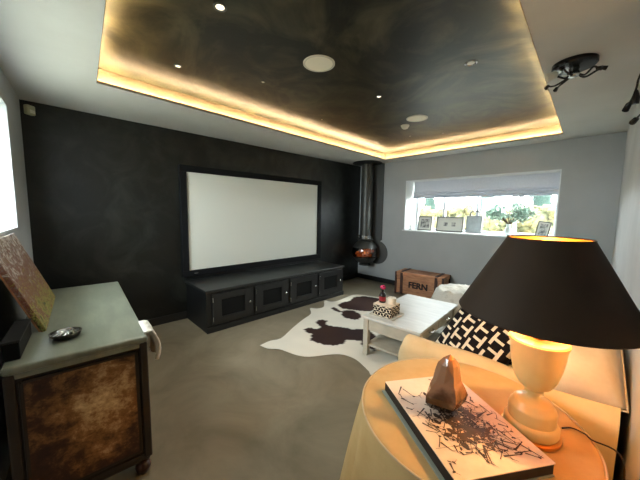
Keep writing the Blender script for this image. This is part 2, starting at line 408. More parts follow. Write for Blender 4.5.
# flue and stove shadow, built as a dark panel on the wall behind
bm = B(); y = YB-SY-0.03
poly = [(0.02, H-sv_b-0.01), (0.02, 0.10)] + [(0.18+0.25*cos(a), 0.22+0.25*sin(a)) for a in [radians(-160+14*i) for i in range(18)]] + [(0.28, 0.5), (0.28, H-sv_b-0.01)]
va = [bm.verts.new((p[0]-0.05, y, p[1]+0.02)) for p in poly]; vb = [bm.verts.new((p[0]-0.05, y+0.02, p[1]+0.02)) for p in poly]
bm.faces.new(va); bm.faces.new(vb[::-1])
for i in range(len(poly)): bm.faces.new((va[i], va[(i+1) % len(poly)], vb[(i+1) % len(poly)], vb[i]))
obj('stove_shadow', bm, M['shadowgrey'], sv)

# ------------------------------------------------------------------ trunk
tk = empty('wooden_trunk', (-2.715, 4.62, 0), radians(5), 'old orange brown wooden trunk with dark stencilled letters below the window', 'trunk')
tw, td, th = 0.84, 0.38, 0.42
bm = B()
for k in range(5):
    box(bm, (tw/2, td/2, 0.02+k*0.066+0.033), (tw-0.02, td-0.02, 0.065), 0.004)
obj('body', bm, M['trunk'], tk)
bm = B(); box(bm, (tw/2, td/2, th-0.035), (tw+0.01, td+0.01, 0.07), 0.008); obj('lid', bm, M['trunk'], tk)
for x in (0.11, 0.73):
    bm = B(); box(bm, (x, 0.004, th/2), (0.05, 0.02, th-0.02), 0.004); box(bm, (x, td/2, th+0.003), (0.05, td, 0.012), 0.003); obj('batten', bm, M['trunkdark'], tk)
for x in (0, tw):
    for yy in (0, td): bm = B(); box(bm, (x, yy, th/2), (0.03, 0.03, th-0.01), 0.004); obj('corner_bracket', bm, M['trunkdark'], tk)
bm = B(); tube(bm, curve([(tw+0.01, 0.13, 0.27), (tw+0.04, 0.15, 0.24), (tw+0.04, 0.27, 0.24), (tw+0.01, 0.29, 0.27)], 5), 0.01, 7); obj('handle', bm, M['blackwood'], tk, 60)
def text(name, s, size, m, parent, M4, ext=0.002):
    cu = bpy.data.curves.new(name, 'FONT'); cu.body = s; cu.size = size; cu.extrude = ext; cu.offset = 0.004; cu.align_x = 'CENTER'; cu.align_y = 'CENTER'
    o = bpy.data.objects.new(name, cu); COL.objects.link(o)
    dg = bpy.context.evaluated_depsgraph_get(); me = bpy.data.meshes.new_from_object(o.evaluated_get(dg)); bpy.data.objects.remove(o)
    me.transform(M4); me.materials.clear(); me.materials.append(m); return link(bpy.data.objects.new(name, me), parent)
text('lettering', 'FERN', 0.15, M['stencil'], tk, Matrix.Translation((0.42, 0.002, 0.20)) @ Matrix.Rotation(pi/2, 4, 'X'), 0.008)

# ------------------------------------------------------------------ pouffe and throw
pf = empty('pouffe', (-1.36, 4.08, 0.011), 0.3, 'low round grey pouffe standing beyond the white coffee table', 'pouffe')
bm = B(); lathe(bm, [(0.26, 0.0), (0.31, 0.03), (0.33, 0.12), (0.335, 0.24), (0.31, 0.36), (0.22, 0.395), (0.001, 0.40)], n=32); obj('body', bm, M['pouf'], pf, 60)
bm = B(); lathe(bm, [(0.334, 0.17), (0.345, 0.18), (0.334, 0.19)], n=32, cap=False); obj('seam', bm, M['pouf'], pf)
bm = B(); G = 34; gv = {}
for i in range(G+1):
    for j in range(G+1):
        u = (i/G-0.5)*2; v = (j/G-0.5)*2
        # square to disc with ragged edge
        X = u*sqrt(1-v*v/2); Y = v*sqrt(1-u*u/2); rr = sqrt(X*X+Y*Y); a = atan2(Y, X)
        rad = rr*(0.48+0.05*sin(3*a)+0.03*sin(7*a+1))
        zz = 0.372 if rad < 0.30 else 0.372-(rad-0.30)*1.15
        rad2 = rad if rad < 0.33 else 0.33+(rad-0.33)*0.45+0.01
        n_ = noise.noise(Vector((X*5, Y*5, 0)))*0.03+noise.noise(Vector((X*14, Y*14, 3)))*0.014
        gv[i, j] = bm.verts.new((rad2*cos(a), rad2*sin(a), zz+n_+0.02))
for i in range(G):
    for j in range(G): bm.faces.new((gv[i, j], gv[i+1, j], gv[i+1, j+1], gv[i, j+1]))
sh = obj('fleece_throw', bm, M['sheep'], None, 180); sh.location = (-1.36, 4.08, 0.065); sh.rotation_euler = (0, 0, 0.4)
tag(sh, 'shaggy white and tan fleece draped over the grey pouffe', 'throw')
mo = sh.modifiers.new('s', 'SOLIDIFY'); mo.thickness = 0.012

# ------------------------------------------------------------------ coffee table
ct = empty('coffee_table', (-1.455, 2.86, 0.011), radians(4), 'low white painted coffee table with a lower shelf and drawer on the cowhide', 'coffee table')
cw, cl, chh = 0.63, 1.10, 0.42
bm = B(); box(bm, (0, 0, chh-0.0125), (cw, cl, 0.025), 0.005); obj('tabletop', bm, M['tblwhite'], ct)
for sx in (-1, 1):
    for sy in (-1, 1):
        bm = B(); box(bm, (sx*(cw/2-0.045), sy*(cl/2-0.045), (chh-0.025)/2), (0.055, 0.055, chh-0.025), 0.004); obj('leg', bm, M['tblleg'], ct)
bm = B(); ah = 0.12; az = chh-0.025-ah/2
box(bm, (0, -(cl/2-0.04), az), (cw-0.14, 0.02, ah)); box(bm, (0, (cl/2-0.04), az), (cw-0.14, 0.02, ah)); box(bm, (-(cw/2-0.04), 0, az), (0.02, cl-0.14, ah)); box(bm, ((cw/2-0.045), 0, az), (0.015, cl-0.14, ah))
obj('apron', bm, M['tblleg'], ct)
for yy in (-0.23, 0.23):
    bm = B(); box(bm, (cw/2-0.034, yy, az), (0.018, 0.42, ah-0.02), 0.003); dr = obj('drawer', bm, M['tblleg'], ct)
    bm = B(); tube(bm, curve([(cw/2-0.026, yy-0.05, az+0.005), (cw/2-0.006, yy-0.045, az), (cw/2-0.002, yy, az-0.005), (cw/2-0.006, yy+0.045, az), (cw/2-0.026, yy+0.05, az+0.005)], 4), 0.006, 8); obj('handle', bm, M['chrome'], dr, 60)
bm = B(); box(bm, (0, 0, 0.11), (cw-0.08, cl-0.08, 0.02), 0.003); obj('lower_shelf', bm, M['tblleg'], ct)

# things on the coffee table
Zt = chh+0.011
def ctp(x, y): 
    v = Matrix.Rotation(radians(4), 3, 'Z') @ Vector((x, y, 0)); return Vector((-1.455+v.x, 2.86+v.y, 0))
tr = empty('tray', tuple(ctp(-0.13, -0.35)+Vector((0, 0, Zt))), radians(4), 'thin pale tray on the near end of the coffee table', 'tray')
bm = B(); box(bm, (0, 0, 0.004), (0.27, 0.25, 0.008), 0.002); obj('base', bm, M['tblwhite'], tr)
bm = B()
for c, s in (((0, -0.122, 0.01), (0.27, 0.006, 0.012)), ((0, 0.122, 0.01), (0.27, 0.006, 0.012)), ((-0.132, 0, 0.01), (0.006, 0.25, 0.012)), ((0.132, 0, 0.01), (0.006, 0.25, 0.012))): box(bm, c, s)
obj('rim', bm, M['tblleg'], tr)

TILE = ["11111000", "00100010", "00100010", "00100010", "10001111", "00000000"]
def pat(i, j): return TILE[i % 6][j % 8] == '1'
# patterned box: pattern as cells on its faces
pb = empty('patterned_box', tuple(ctp(-0.135, -0.35)+Vector((0, 0, Zt+0.009))), radians(4), 'small square box with a black and cream fret pattern on the tray', 'box')
bm = B(); s_ = 0.20; h_ = 0.115; nn = 24; nz = 14
box(bm, (0, 0, h_/2), (s_-0.004, s_-0.004, h_-0.001), mi=1)
for side in range(4):
    Rm = Matrix.Rotation(side*pi/2, 4, 'Z')
    for i in range(nz):
        for j in range(nn):
            q = [(-s_/2+s_*(j+a)/nn, -s_/2, h_*(i+b)/nz) for a, b in ((0, 0), (1, 0), (1, 1), (0, 1))]
            f = bm.faces.new([bm.verts.new(Rm @ Vector(p)) for p in q]); f.material_index = 1 if pat(i, j) else 0
obj('body', bm, [M['pat_black'], M['pat_cream']], pb)
bm = B(); box(bm, (0, 0, h_), (s_+0.004, s_+0.004, 0.006), 0.002); obj('lid', bm, M['pat_cream'], pb)
zb = Zt+0.009+h_+0.004
p = ctp(-0.18, -0.36)
bt = empty('bottle', (p.x, p.y, zb), 0, 'dark glass bottle holding pink flowers on the patterned box', 'bottle')
bm = B(); lathe(bm, [(0.033, 0), (0.036, 0.01), (0.036, 0.075), (0.024, 0.10), (0.013, 0.11), (0.013, 0.135), (0.016, 0.14)], n=20); obj('body', bm, M['dkglass'], bt, 40)
bm = B()
for k in range(7):
    a = k*0.9; c = Vector((0.018*cos(a), 0.018*sin(a), 0.155+0.008*(k % 3)))
    bmesh.ops.create_icosphere(bm, subdivisions=1, radius=0.014, matrix=Matrix.Translation(c))
obj('flowers', bm, M['pink'], bt, 60)
bm = B(); lathe(bm, [(0.0365, 0.02), (0.0365, 0.065)], n=20, cap=False); obj('label_band', bm, M['red'], bt)
p = ctp(-0.085, -0.335)
cn = empty('candle', (p.x, p.y, zb), 0, 'fat ivory candle on the patterned box', 'candle')
bm = B(); lathe(bm, [(0.042, 0), (0.044, 0.004), (0.044, 0.062), (0.038, 0.066), (0.001, 0.062)], n=24); obj('wax', bm, M['candle'], cn, 40)
bm = B(); tube(bm, [(0, 0, 0.06), (0.001, 0, 0.075)], 0.0015, 5); obj('wick', bm, M['base_black'], cn)
p = ctp(0.22, -0.35)
bm = B(); box(bm, (0, 0, 0.012), (0.15, 0.20, 0.024), 0.003); o = obj('paper_stack', bm, M['cloth']); o.location = (p.x-.02, p.y, 0.12); o.rotation_euler = (0, 0, 0.3); tag(o, 'white stack of papers on the lower shelf of the coffee table', 'papers')

# ------------------------------------------------------------------ cowhide rug
def W2(pts): return [onz(x, y, 0.0).to_2d() for x, y in pts]
outline = W2([(260, 346), (270, 341.5), (281, 339), (291, 330), (303, 320), (311, 314), (310, 308.5), (317, 309), (324, 307), (324.5, 301), (331, 302), (338, 301), (347, 297.5), (357, 295)])
outline += [Vector(p) for p in ((-2.75, 4.15), (-2.45, 4.3), (-2.1, 4.05), (-1.75, 4.0), (-1.35, 4.15), (-1.15, 4.0), (-1.3, 3.7), (-1.45, 3.4), (-1.35, 3.0), (-1.1, 2.7), (-0.98, 2.45), (-1.1, 2.2))]
outline += W2([(374, 377), (369, 372), (363, 366), (357, 361), (350, 357.5), (340, 355), (327, 355.5), (309, 357.5), (297, 356), (288, 353), (279, 350), (268, 349.5)])
outline = [Vector((p.x, p.y)) for p in curve([Vector((p.x, p.y, 0)) for p in outline+outline[:1]], 3)[:-1]]
patches = [[(304.5, 330), (309, 328), (316, 329.5), (321, 328), (318, 325), (316, 322), (321, 320), (327, 321), (326, 325), (334, 327), (345, 328), (352, 330), (364, 330), (375, 335), (375, 343), (357, 341), (346, 340), (343, 345), (330, 346.5), (318, 344), (311, 341), (310, 337), (313, 334), (306, 333)],
           [(341, 312), (346, 310.5), (353, 311), (360, 314), (362, 318), (356, 320.5), (346, 319), (342, 316)],
           [(337, 306), (342, 303), (350, 301), (353, 298), (364, 296.5), (380, 299), (392, 304), (385, 311), (368, 312), (350, 310), (342, 309)],
           [(331, 309), (334, 307.5), (340, 311), (343, 311.5), (340, 313), (335, 311.5)],
           [(360, 345), (366, 334), (376, 336), (384, 345), (374, 352)],
           [(394, 345), (420, 340), (430, 355), (400, 365)]]
patches = [W2(p) for p in patches]
def inside(p, poly):
    c = False; j = len(poly)-1
    for i in range(len(poly)):
        a, b = poly[i], poly[j]
        if (a.y > p.y) != (b.y > p.y) and p.x < (b.x-a.x)*(p.y-a.y)/(b.y-a.y)+a.x: c = not c
        j = i
    return c
m, nt, b = new_mat('cowhide'); N = nt.nodes; L = nt.links
va = N.new('ShaderNodeVertexColor'); va.layer_name = 'hide'
L.new(va.outputs[0], b.inputs['Base Color']); b.inputs['Roughness'].default_value = 0.75; b.inputs['Specular IOR Level'].default_value = 0.2
bm = B()
fv = [bm.verts.new((p.x, p.y, 0.006)) for p in outline]
f0 = bm.faces.new(fv)
step = 0.02
xs = [p.x for p in outline]; ys = [p.y for p in outline]
k = min(xs)+step
while k < max(xs):
    bmesh.ops.bisect_plane(bm, geom=bm.verts[:]+bm.edges[:]+bm.faces[:], plane_co=(k, 0, 0), plane_no=(1, 0, 0)); k += step
k = min(ys)+step
while k < max(ys):
    bmesh.ops.bisect_plane(bm, geom=bm.verts[:]+bm.edges[:]+bm.faces[:], plane_co=(0, k, 0), plane_no=(0, 1, 0)); k += step
for v in bm.verts: v.co.z = 0.006+0.004*(noise.noise(Vector((v.co.x*3, v.co.y*3, 0)))+0.5)
cl_ = bm.loops.layers.float_color.new('hide')
for v in bm.verts:
    q = Vector((v.co.x+0.02*noise.noise(Vector((v.co.x*14, v.co.y*14, 1))), v.co.y+0.02*noise.noise(Vector((v.co.x*14, v.co.y*14, 7)))))
    br = any(inside(q, P) for P in patches)
    nz_ = noise.noise(Vector((v.co.x*4, v.co.y*4, 5)))
    c = lin((50+8*nz_, 32+6*nz_, 28)) if br else lin((218+10*nz_, 212+10*nz_, 198+10*nz_))
    for l in v.link_loops: l[cl_] = c
rug = obj('cowhide_rug', bm, m, None, 180); tag(rug, 'cream cowhide rug with dark brown patches on the concrete floor', 'rug')

# ------------------------------------------------------------------ sofa
AY0, AY1 = 1.765, 1.945
so = empty('sofa', (-0.42, 2.7, 0), 0, 'cream upholstered sofa with rolled arms along the right wall', 'sofa')
def loc(x, y, z=0): return Vector((x+0.42, y-2.7, z))
def softbox(name, a, b, m, parent, rad=0.05, puff=0.0, seg=5):
    bm = B(); c = [(a[i]+b[i])/2 for i in range(3)]; s = [b[i]-a[i] for i in range(3)]
    box(bm, c, s, rad, seg=seg)
    return obj(name, bm, m, parent, 180)
def arm(name, ya, yb, x0, x1, top):
    bm = B(); w = (yb-ya)/2; yc = (ya+yb)/2
    sec = [(-w*0.93, 0.03), (-w*0.95, top-0.16)]
    sec += [(w*1.0*cos(a), top-w*0.95+w*0.95*sin(a)) for a in [radians(180-15*i) for i in range(13)]]
    sec += [(w*0.95, top-0.16), (w*0.93, 0.03)]
    prev = None; n = 24
    for i in range(n+1):
        t = i/n; x = x0+(x1-x0)*t
        e = 0.07; k = 1.0
        if x-x0 < e: k = sqrt(max(0, 1-((e-(x-x0))/e)**2)); 
        ring = []
        for (yy, zz) in sec:
            kk = 0.45+0.55*k
            dz = 0.008*sin(9*x)*(zz > top-0.2)
            ring.append(bm.verts.new((x+0.42, yc+yy*kk-2.7, (0.03+(zz-0.03)*(0.80+0.20*k))+dz)))
        if prev:
            for q in range(len(sec)-1): bm.faces.new((prev[q], prev[q+1], ring[q+1], ring[q]))
            bm.faces.new((prev[-1], prev[0], ring[0], ring[-1]))
        else: bm.faces.new(ring)
        prev = ring
    bm.faces.new(prev[::-1])
    return obj(name, bm, M['cream'], so, 60)
arm('arm', AY0, AY1, -1.02, 0.10, 0.622)
arm('arm', 3.52, 3.72, -1.03, 0.06, 0.635)
softbox('base', loc(-0.93, AY1+0.005, 0.05), loc(0.06, 3.515, 0.30), M['cream'], so, 0.03)
softbox('seat_cushion', loc(-0.95, AY1+0.01, 0.305), loc(-0.12, 2.73, 0.40), M['cream'], so, 0.05)
softbox('seat_cushion', loc(-0.95, 2.735, 0.305), loc(-0.12, 3.51, 0.40), M['cream'], so, 0.05)
softbox('backrest', loc(-0.115, AY1+0.01, 0.3), loc(0.07, 3.51, 0.80), M['cream'], so, 0.06)
for x in (-0.88, 0.02):
    for y in (1.85, 3.6):
        bm = B(); lathe(bm, [(0.018, 0), (0.028, 0.06)], tuple(loc(x, y, 0)), 12); obj('foot', bm, M['wooddark'], so, 40)

def pillow(name, w, h, t, mats, M4, patterned=False, label='', group=None, nu=48, nv=48, fl=0.0):
    root = empty(name, (0, 0, 0), 0, label, 'cushion', group); root.matrix_world = M4
    bm = B()
    def prof(u, v): return t/2*((1-abs(u)**2.6)*(1-abs(v)**2.6))**0.55
    def xy(u, v):   # pinch corners
        k = 1-0.07*(u*u)*(1-v*v)-0.0; k2 = 1-0.07*(v*v)*(1-u*u)
        return u*w/2*k2, v*h/2*k
    for side in (1, -1):
        g = [[None]*(nv+1) for _ in range(nu+1)]
        for i in range(nu+1):
            for j in range(nv+1):
                u = 2*i/nu-1; v = 2*j/nv-1; x, y = xy(u, v)
                wr_ = 0.006*noise.noise(Vector((u*2.5, v*2.5, side*3)))*(1-max(abs(u), abs(v))**4)
                g[i][j] = bm.verts.new((x, y, side*(prof(u, v)+wr_)))
        for i in range(nu):
            for j in range(nv):
                f = bm.faces.new((g[i][j], g[i+1][j], g[i+1][j+1], g[i][j+1])); f.material_index = 1 if (patterned and pat(i, j)) else 0
    bmesh.ops.remove_doubles(bm, verts=bm.verts, dist=1e-5)
    obj('cover', bm, mats, root, 180)
    bm = B(); pts = []
    for u, v in [(-1+2*k/12, -1) for k in range(12)]+[(1, -1+2*k/12) for k in range(12)]+[(1-2*k/12, 1) for k in range(12)]+[(-1, 1-2*k/12) for k in range(13)]:
        x, y = xy(u, v); pts.append((x, y, 0))
    tube(bm, pts, 0.005, 6, cap=False); obj('piping', bm, mats[0] if isinstance(mats, list) else mats, root, 180)
    return root
def frame(c, xax, nrm):
    x = Vector(xax).normalized(); n = Vector(nrm).normalized(); y = n.cross(x).normalized(); x = y.cross(n).normalized()
    return Matrix(((x.x, y.x, n.x, c[0]), (x.y, y.y, n.y, c[1]), (x.z, y.z, n.z, c[2]), (0, 0, 0, 1)))
pm = [M['pat_black'], M['pat_cream']]
pillow('cushion', 0.47, 0.47, 0.15, pm, frame((-0.60, 2.12, 0.60), (0.90, -0.05, -0.42), (-0.25, -0.85, 0.45)), True,
       'black and cream fret patterned cushion on the sofa nearest the coffee table', None, 25, 25)
pillow('cushion', 0.43, 0.43, 0.15, pm, frame((-0.31, 2.20, 0.59), (0.9, 0.1, -0.1), (-0.25, -0.9, 0.3)), True,
       'black and cream fret patterned cushion half hidden behind the lamp base', None, 25, 25)
pillow('cushion', 0.42, 0.40, 0.27, M['cushion'], frame((-0.105, 1.99, 0.705), (0.99, 0.05, 0.10), (-0.15, -0.62, 0.75)), False,
       'plump plain off white cushion against the right wall behind the lamp', None, 24, 24)

# ------------------------------------------------------------------ round side table with floor length cloth
TC = (-0.39, 1.295); TR = 0.45; TZ = 0.62
st_ = empty('side_table', (TC[0], TC[1], 0), 0, 'round side table hidden under a floor length cream cloth', 'table')
bm = B(); lathe(bm, [(TR-0.012, 0), (TR-0.012, 0.02)], (0, 0, TZ-0.024), 64); obj('tabletop', bm, M['wooddark'], st_)
for k in range(4):
    a = pi/4+k*pi/2; bm = B(); box(bm, (0.28*cos(a), 0.28*sin(a), 0.297), (0.04, 0.04, 0.594)); obj('leg', bm, M['wooddark'], st_)
bm = B(); n = 160
rings = []
ringdef = [(0.001, TZ), (0.15, TZ), (0.30, TZ), (TR-0.02, TZ), (TR-0.006, TZ-0.001), (TR, TZ-0.006), (TR+0.004, TZ-0.02)]
for r, z in ringdef: rings.append([(r*cos(2*pi*i/n), r*sin(2*pi*i/n), z+0.0015) for i in range(n)])
for q in range(1, 15):
    t = q/14; z = TZ-0.02-(TZ-0.028)*t; ring = []
    for i in range(n):
        a = 2*pi*i/n
        away = max(0.0, sin(a))**0.5 if sin(a) > 0 else 0    # folds stay tight against the sofa arm and wall
        tight = min(1, max(sin(a-0.1), cos(a), 0)*1.3)
        amp = (1-0.85*tight)
        tight = min(1, max(0, sin(a)-0.25)*2.2)
        amp = 1-0.85*tight
        r = TR+0.004+amp*(0.09*t**0.8 + 0.035*t*sin(11*a+0.6*sin(3*a)) + 0.012*t*sin(23*a+2))
        ring.append((min(r*cos(a), 0.495+0.004*sin(9*a)), r*sin(a), z))
    rings.append(ring)
vr = [[bm.verts.new(p) for p in r] for r in rings]
for a, b_ in zip(vr[:-1], vr[1:]):
    for i in range(n): bm.faces.new((a[i], a[(i+1) % n], b_[(i+1) % n], b_[i]))
bmesh.ops.remove_doubles(bm, verts=vr[0], dist=0.01)
tcl = obj('tablecloth', bm, M['creamcloth'], None, 60); tcl.location = (TC[0], TC[1], 0); tag(tcl, 'floor length cream cloth draped over the round side table', 'tablecloth')
bm = B(); tube(bm, [((TR+0.002)*cos(2*pi*i/96), (TR+0.002)*sin(2*pi*i/96), TZ-0.003) for i in range(97)], 0.0045, 6, cap=False); obj('piping', bm, M['piping'], tcl, 180)

# ------------------------------------------------------------------ book
c1 = Vector((-0.71*1.0, 1.147)); e1 = Vector((0.442, -0.287)); e2 = Vector((0.215, 0.322))*0.97
bl_, bw_ = e1.length, e2.length
bang = atan2(e1.y, e1.x)
ctr = c1+e1/2+e2/2
bk = empty('art_book', (ctr.x, ctr.y, TZ+0.004), bang, 'large flat book with a brown botanical print on its white cover, on the round table', 'book')
bh = 0.05
bm = B(); box(bm, (0, 0, bh-0.002), (bl_, bw_, 0.004), 0.0015); obj('front_cover', bm, M['bookcover'], bk)
bm = B(); box(bm, (0, -0.008, 0.003), (bl_, bw_+0.016, 0.006), 0.0015); obj('back_cover', bm, M['bookspine'], bk)
bm = B(); box(bm, (0, 0.003, bh/2), (bl_-0.012, bw_-0.008, bh-0.009)); obj('pages', bm, M['bookedge'], bk)
bm = B(); box(bm, (0, -bw_/2+0.002, bh/2-0.002), (bl_, 0.004, bh-0.006), 0.001); obj('spine', bm, M['bookedge'], bk)
# botanical print: flat brown twigs and petals just proud of the cover
bm = B(); zt = bh+0.0012
def stroke(p, q, w):
    p = Vector(p); q = Vector(q); d = (q-p)
    if d.length < 1e-4: return
    nrm = Vector((-d.y, d.x)).normalized()*w/2
    pts = [p+nrm, p-nrm, q-nrm*0.4, q+nrm*0.4]
    bm.faces.new([bm.verts.new((v.x, v.y, zt+random.uniform(0, 0.0003))) for v in pts])
def blob(c, r, n=9):
    ph = random.uniform(0, 6); el = random.uniform(0.35, 0.8)
    bm.faces.new([bm.verts.new((c[0]+r*(0.75+0.4*random.random())*(cos(2*pi*i/n)*cos(ph)-el*sin(2*pi*i/n)*sin(ph)), c[1]+r*(0.75+0.4*random.random())*(cos(2*pi*i/n)*sin(ph)+el*sin(2*pi*i/n)*cos(ph)), zt+random.uniform(0.0003, 0.0006))) for i in range(n)])
def okp(x, y): return abs(x) < bl_/2-0.01 and abs(y) < bw_/2-0.01
for k in range(80):
    cx_ = random.gauss(0.05, 0.055); cy_ = random.gauss(-0.01, 0.045)
    if okp(cx_, cy_): blob((cx_, cy_), random.uniform(0.006, 0.02))
for k in range(260):
    cx_ = random.uniform(-0.25, 0.2); cy_ = random.uniform(-0.18, 0.18)
    if k > 60: cx_ = random.gauss(0.05, 0.08); cy_ = random.gauss(0, 0.07)
    a = random.choice([0.3, 0.9, -0.5, 1.7])+random.gauss(0, 0.35); l = random.uniform(0.02, 0.075)
    p, q = (cx_, cy_), (cx_+l*cos(a), cy_+l*sin(a))
    if okp(*p) and okp(*q):
        stroke(p, q, random.uniform(0.0025, 0.008))
        if random.random() < 0.6: blob(q, random.uniform(0.004, 0.008), 6)
        r_ = (q[0]+0.02*cos(a+1), q[1]+0.02*sin(a+1))
        if okp(*r_): stroke(q, r_, 0.002)
stroke((-0.02, -bw_/2+0.01), (-0.02, bw_/2-0.01), 0.0016); stroke((-bl_/2+0.02, 0.06), (bl_/2-0.02, 0.055), 0.0013); stroke((0.14, -bw_/2+0.01), (0.15, bw_/2-0.01), 0.0013)
obj('cover_print', bm, M['print'], bk)

# crystal
m, nt, b = new_mat('brown crystal'); N = nt.nodes; L = nt.links
tc = N.new('ShaderNodeTexCoord'); n1 = N.new('ShaderNodeTexNoise'); n1.inputs['Scale'].default_value = 14; n1.inputs['Detail'].default_value = 6
gr = N.new('ShaderNodeSeparateXYZ'); L.new(tc.outputs['Object'], gr.inputs[0]); L.new(tc.outputs['Object'], n1.inputs[0])
ad = N.new('ShaderNodeMath'); ad.operation = 'MULTIPLY_ADD'; L.new(gr.outputs[2], ad.inputs[0]); ad.inputs[1].default_value = 4.5
L.new(n1.outputs[0], ad.inputs[2])
r = N.new('ShaderNodeValToRGB'); L.new(ad.outputs[0], r.inputs[0])
r.color_ramp.elements[0].position = 0.4; r.color_ramp.elements[0].color = lin((40, 22, 12)); r.color_ramp.elements[1].position = 1.2; r.color_ramp.elements[1].color = lin((150, 112, 84))
e = r.color_ramp.elements.new(0.75); e.color = lin((84, 54, 30))
L.new(r.outputs[0], b.inputs['Base Color']); b.inputs['Roughness'].default_value = 0.18; b.inputs['Coat Weight'].default_value = 0.4; b.inputs['Subsurface Weight'].default_value = 0.15
b.inputs['Subsurface Radius'].default_value = (0.05, 0.02, 0.01)
M['crystal'] = m
cc = onz(443, 409, TZ+0.055)
bm = B(); rings = []; n = 9
cprof = [(0.020, 0), (0.040, 0.012), (0.056, 0.04), (0.060, 0.07), (0.052, 0.10), (0.040, 0.13), (0.034, 0.165), (0.028, 0.20), (0.016, 0.225), (0.003, 0.24)]
for k, (r_, z_) in enumerate(cprof):
    ring = []
    for i in range(n):
        a = 2*pi*i/n+0.1*k*0; jt = 1+0.16*sin(i*2.7+0.4*k)+0.05*sin(i*5+k)
        ring.append(bm.verts.new((1.32*r_*jt*cos(a)+0.01*(z_/0.15), 1.3*r_*jt*0.85*sin(a), z_)))
    rings.append(ring)
for a, b_ in zip(rings[:-1], rings[1:]):
    for i in range(n): bm.faces.new((a[i], a[(i+1) % n], b_[(i+1) % n], b_[i]))
bm.faces.new(rings[0][::-1]); bm.faces.new(rings[-1])
bmesh.ops.triangulate(bm, faces=bm.faces[:])
cr = obj('crystal', bm, M['crystal']); cr.location = (cc.x, cc.y, TZ+0.0565); cr.rotation_euler = (0, 0, 0.7)
tag(cr, 'pointed brown quartz crystal standing on the art book', 'crystal')

# ------------------------------------------------------------------ table lamp
LX, LY = -0.16, 1.355
lp = empty('table_lamp', (LX, LY, TZ+0.004), 0, 'cream urn table lamp with a large black coolie shade on the round table', 'lamp')
z0 = 0
bm = B(); lathe(bm, [(0.098, 0), (0.101, 0.006), (0.100, 0.016), (0.090, 0.020)], n=48); obj('plinth', bm, M['gold'], lp, 40)
bm = B(); lathe(bm, [(0.088, 0.020), (0.092, 0.030), (0.092, 0.052), (0.086, 0.062), (0.080, 0.066), (0.080, 0.108), (0.076, 0.120), (0.068, 0.126), (0.066, 0.136), (0.052, 0.146), (0.026, 0.152), (0.020, 0.162), (0.020, 0.172), (0.032, 0.178), (0.030, 0.186),
 (0.036, 0.194), (0.054, 0.208), (0.070, 0.236), (0.082, 0.285), (0.089, 0.330), (0.092, 0.368), (0.097, 0.380), (0.098, 0.390), (0.092, 0.395), (0.080, 0.392), (0.02, 0.395)], n=48, cap=False); obj('urn_base', bm, M['ceramic'], lp, 50)
bm = B(); lathe(bm, [(0.012, 0.390), (0.012, 0.42), (0.016, 0.43), (0.016, 0.45), (0.004, 0.456)], n=16); obj('lamp_holder', bm, M['gold'], lp, 40)
bm = B(); lathe(bm, [(0.012, 0.455), (0.016, 0.465), (0.026, 0.49), (0.027, 0.51), (0.018, 0.53), (0.001, 0.537)], n=20); obj('bulb', bm, M['bulb'], lp, 60)
zs0, zs1 = 1.121-TZ-0.004, 1.411-TZ-0.004
bm = B(); lathe(bm, [(0.285, zs0), (0.284, zs0+0.004), (0.131, zs1)], n=72, cap=False); sd = obj('lamp_shade', bm, M['shade'], lp, 60)
bm = B(); lathe(bm, [(0.2825, zs0+0.001), (0.1285, zs1)], n=72, cap=False); obj('shade_lining', bm, M['lining'], sd, 60)
bm = B(); tube(bm, [(0.284*cos(2*pi*i/72), 0.284*sin(2*pi*i/72), zs0) for i in range(73)], 0.003, 6, cap=False)
tube(bm, [(0.130*cos(2*pi*i/72), 0.130*sin(2*pi*i/72), zs1) for i in range(73)], 0.003, 6, cap=False)
obj('shade_rim', bm, M['shade'], sd, 180)
bm = B()
for k in range(3):
    a = k*2*pi/3+0.4; tube(bm, [(0.02*cos(a), 0.02*sin(a), 0.62), (0.128*cos(a), 0.128*sin(a), zs1-0.01)], 0.002, 5)
tube(bm, [(0, 0, 0.445), (0.036, 0, 0.49), (0.04, 0, 0.56), (0.02, 0, 0.62)], 0.002, 5)
lathe(bm, [(0.022, 0.617), (0.022, 0.623)], n=12)
obj('shade_carrier', bm, M['gold'], lp, 60)
cordpts = [onz(x, y, TZ+0.009) for x, y in ((562, 428), (572, 428), (585, 434), (592, 440))]
cp = [Vector((p.x-LX, p.y-LY, p.z-TZ-0.004)) for p in cordpts]
cp += [Vector((wr(1.5)-0.04-LX, 1.47-LY, -0.02)), Vector((wr(1.5)-0.03-LX, 1.5-LY, -0.3))]
bm = B(); tube(bm, curve(cp, 6), 0.003, 6); obj('cord', bm, M['cord'], lp, 180)

# ------------------------------------------------------------------ sideboard
SBZ = 0.82; sa = radians(-3.5)
sb = empty('sideboard', (-1.69, 0.35, 0), sa, 'tall worn sideboard with a green painted top in the near left corner', 'sideboard')
sl, sdp = 1.50, 0.535
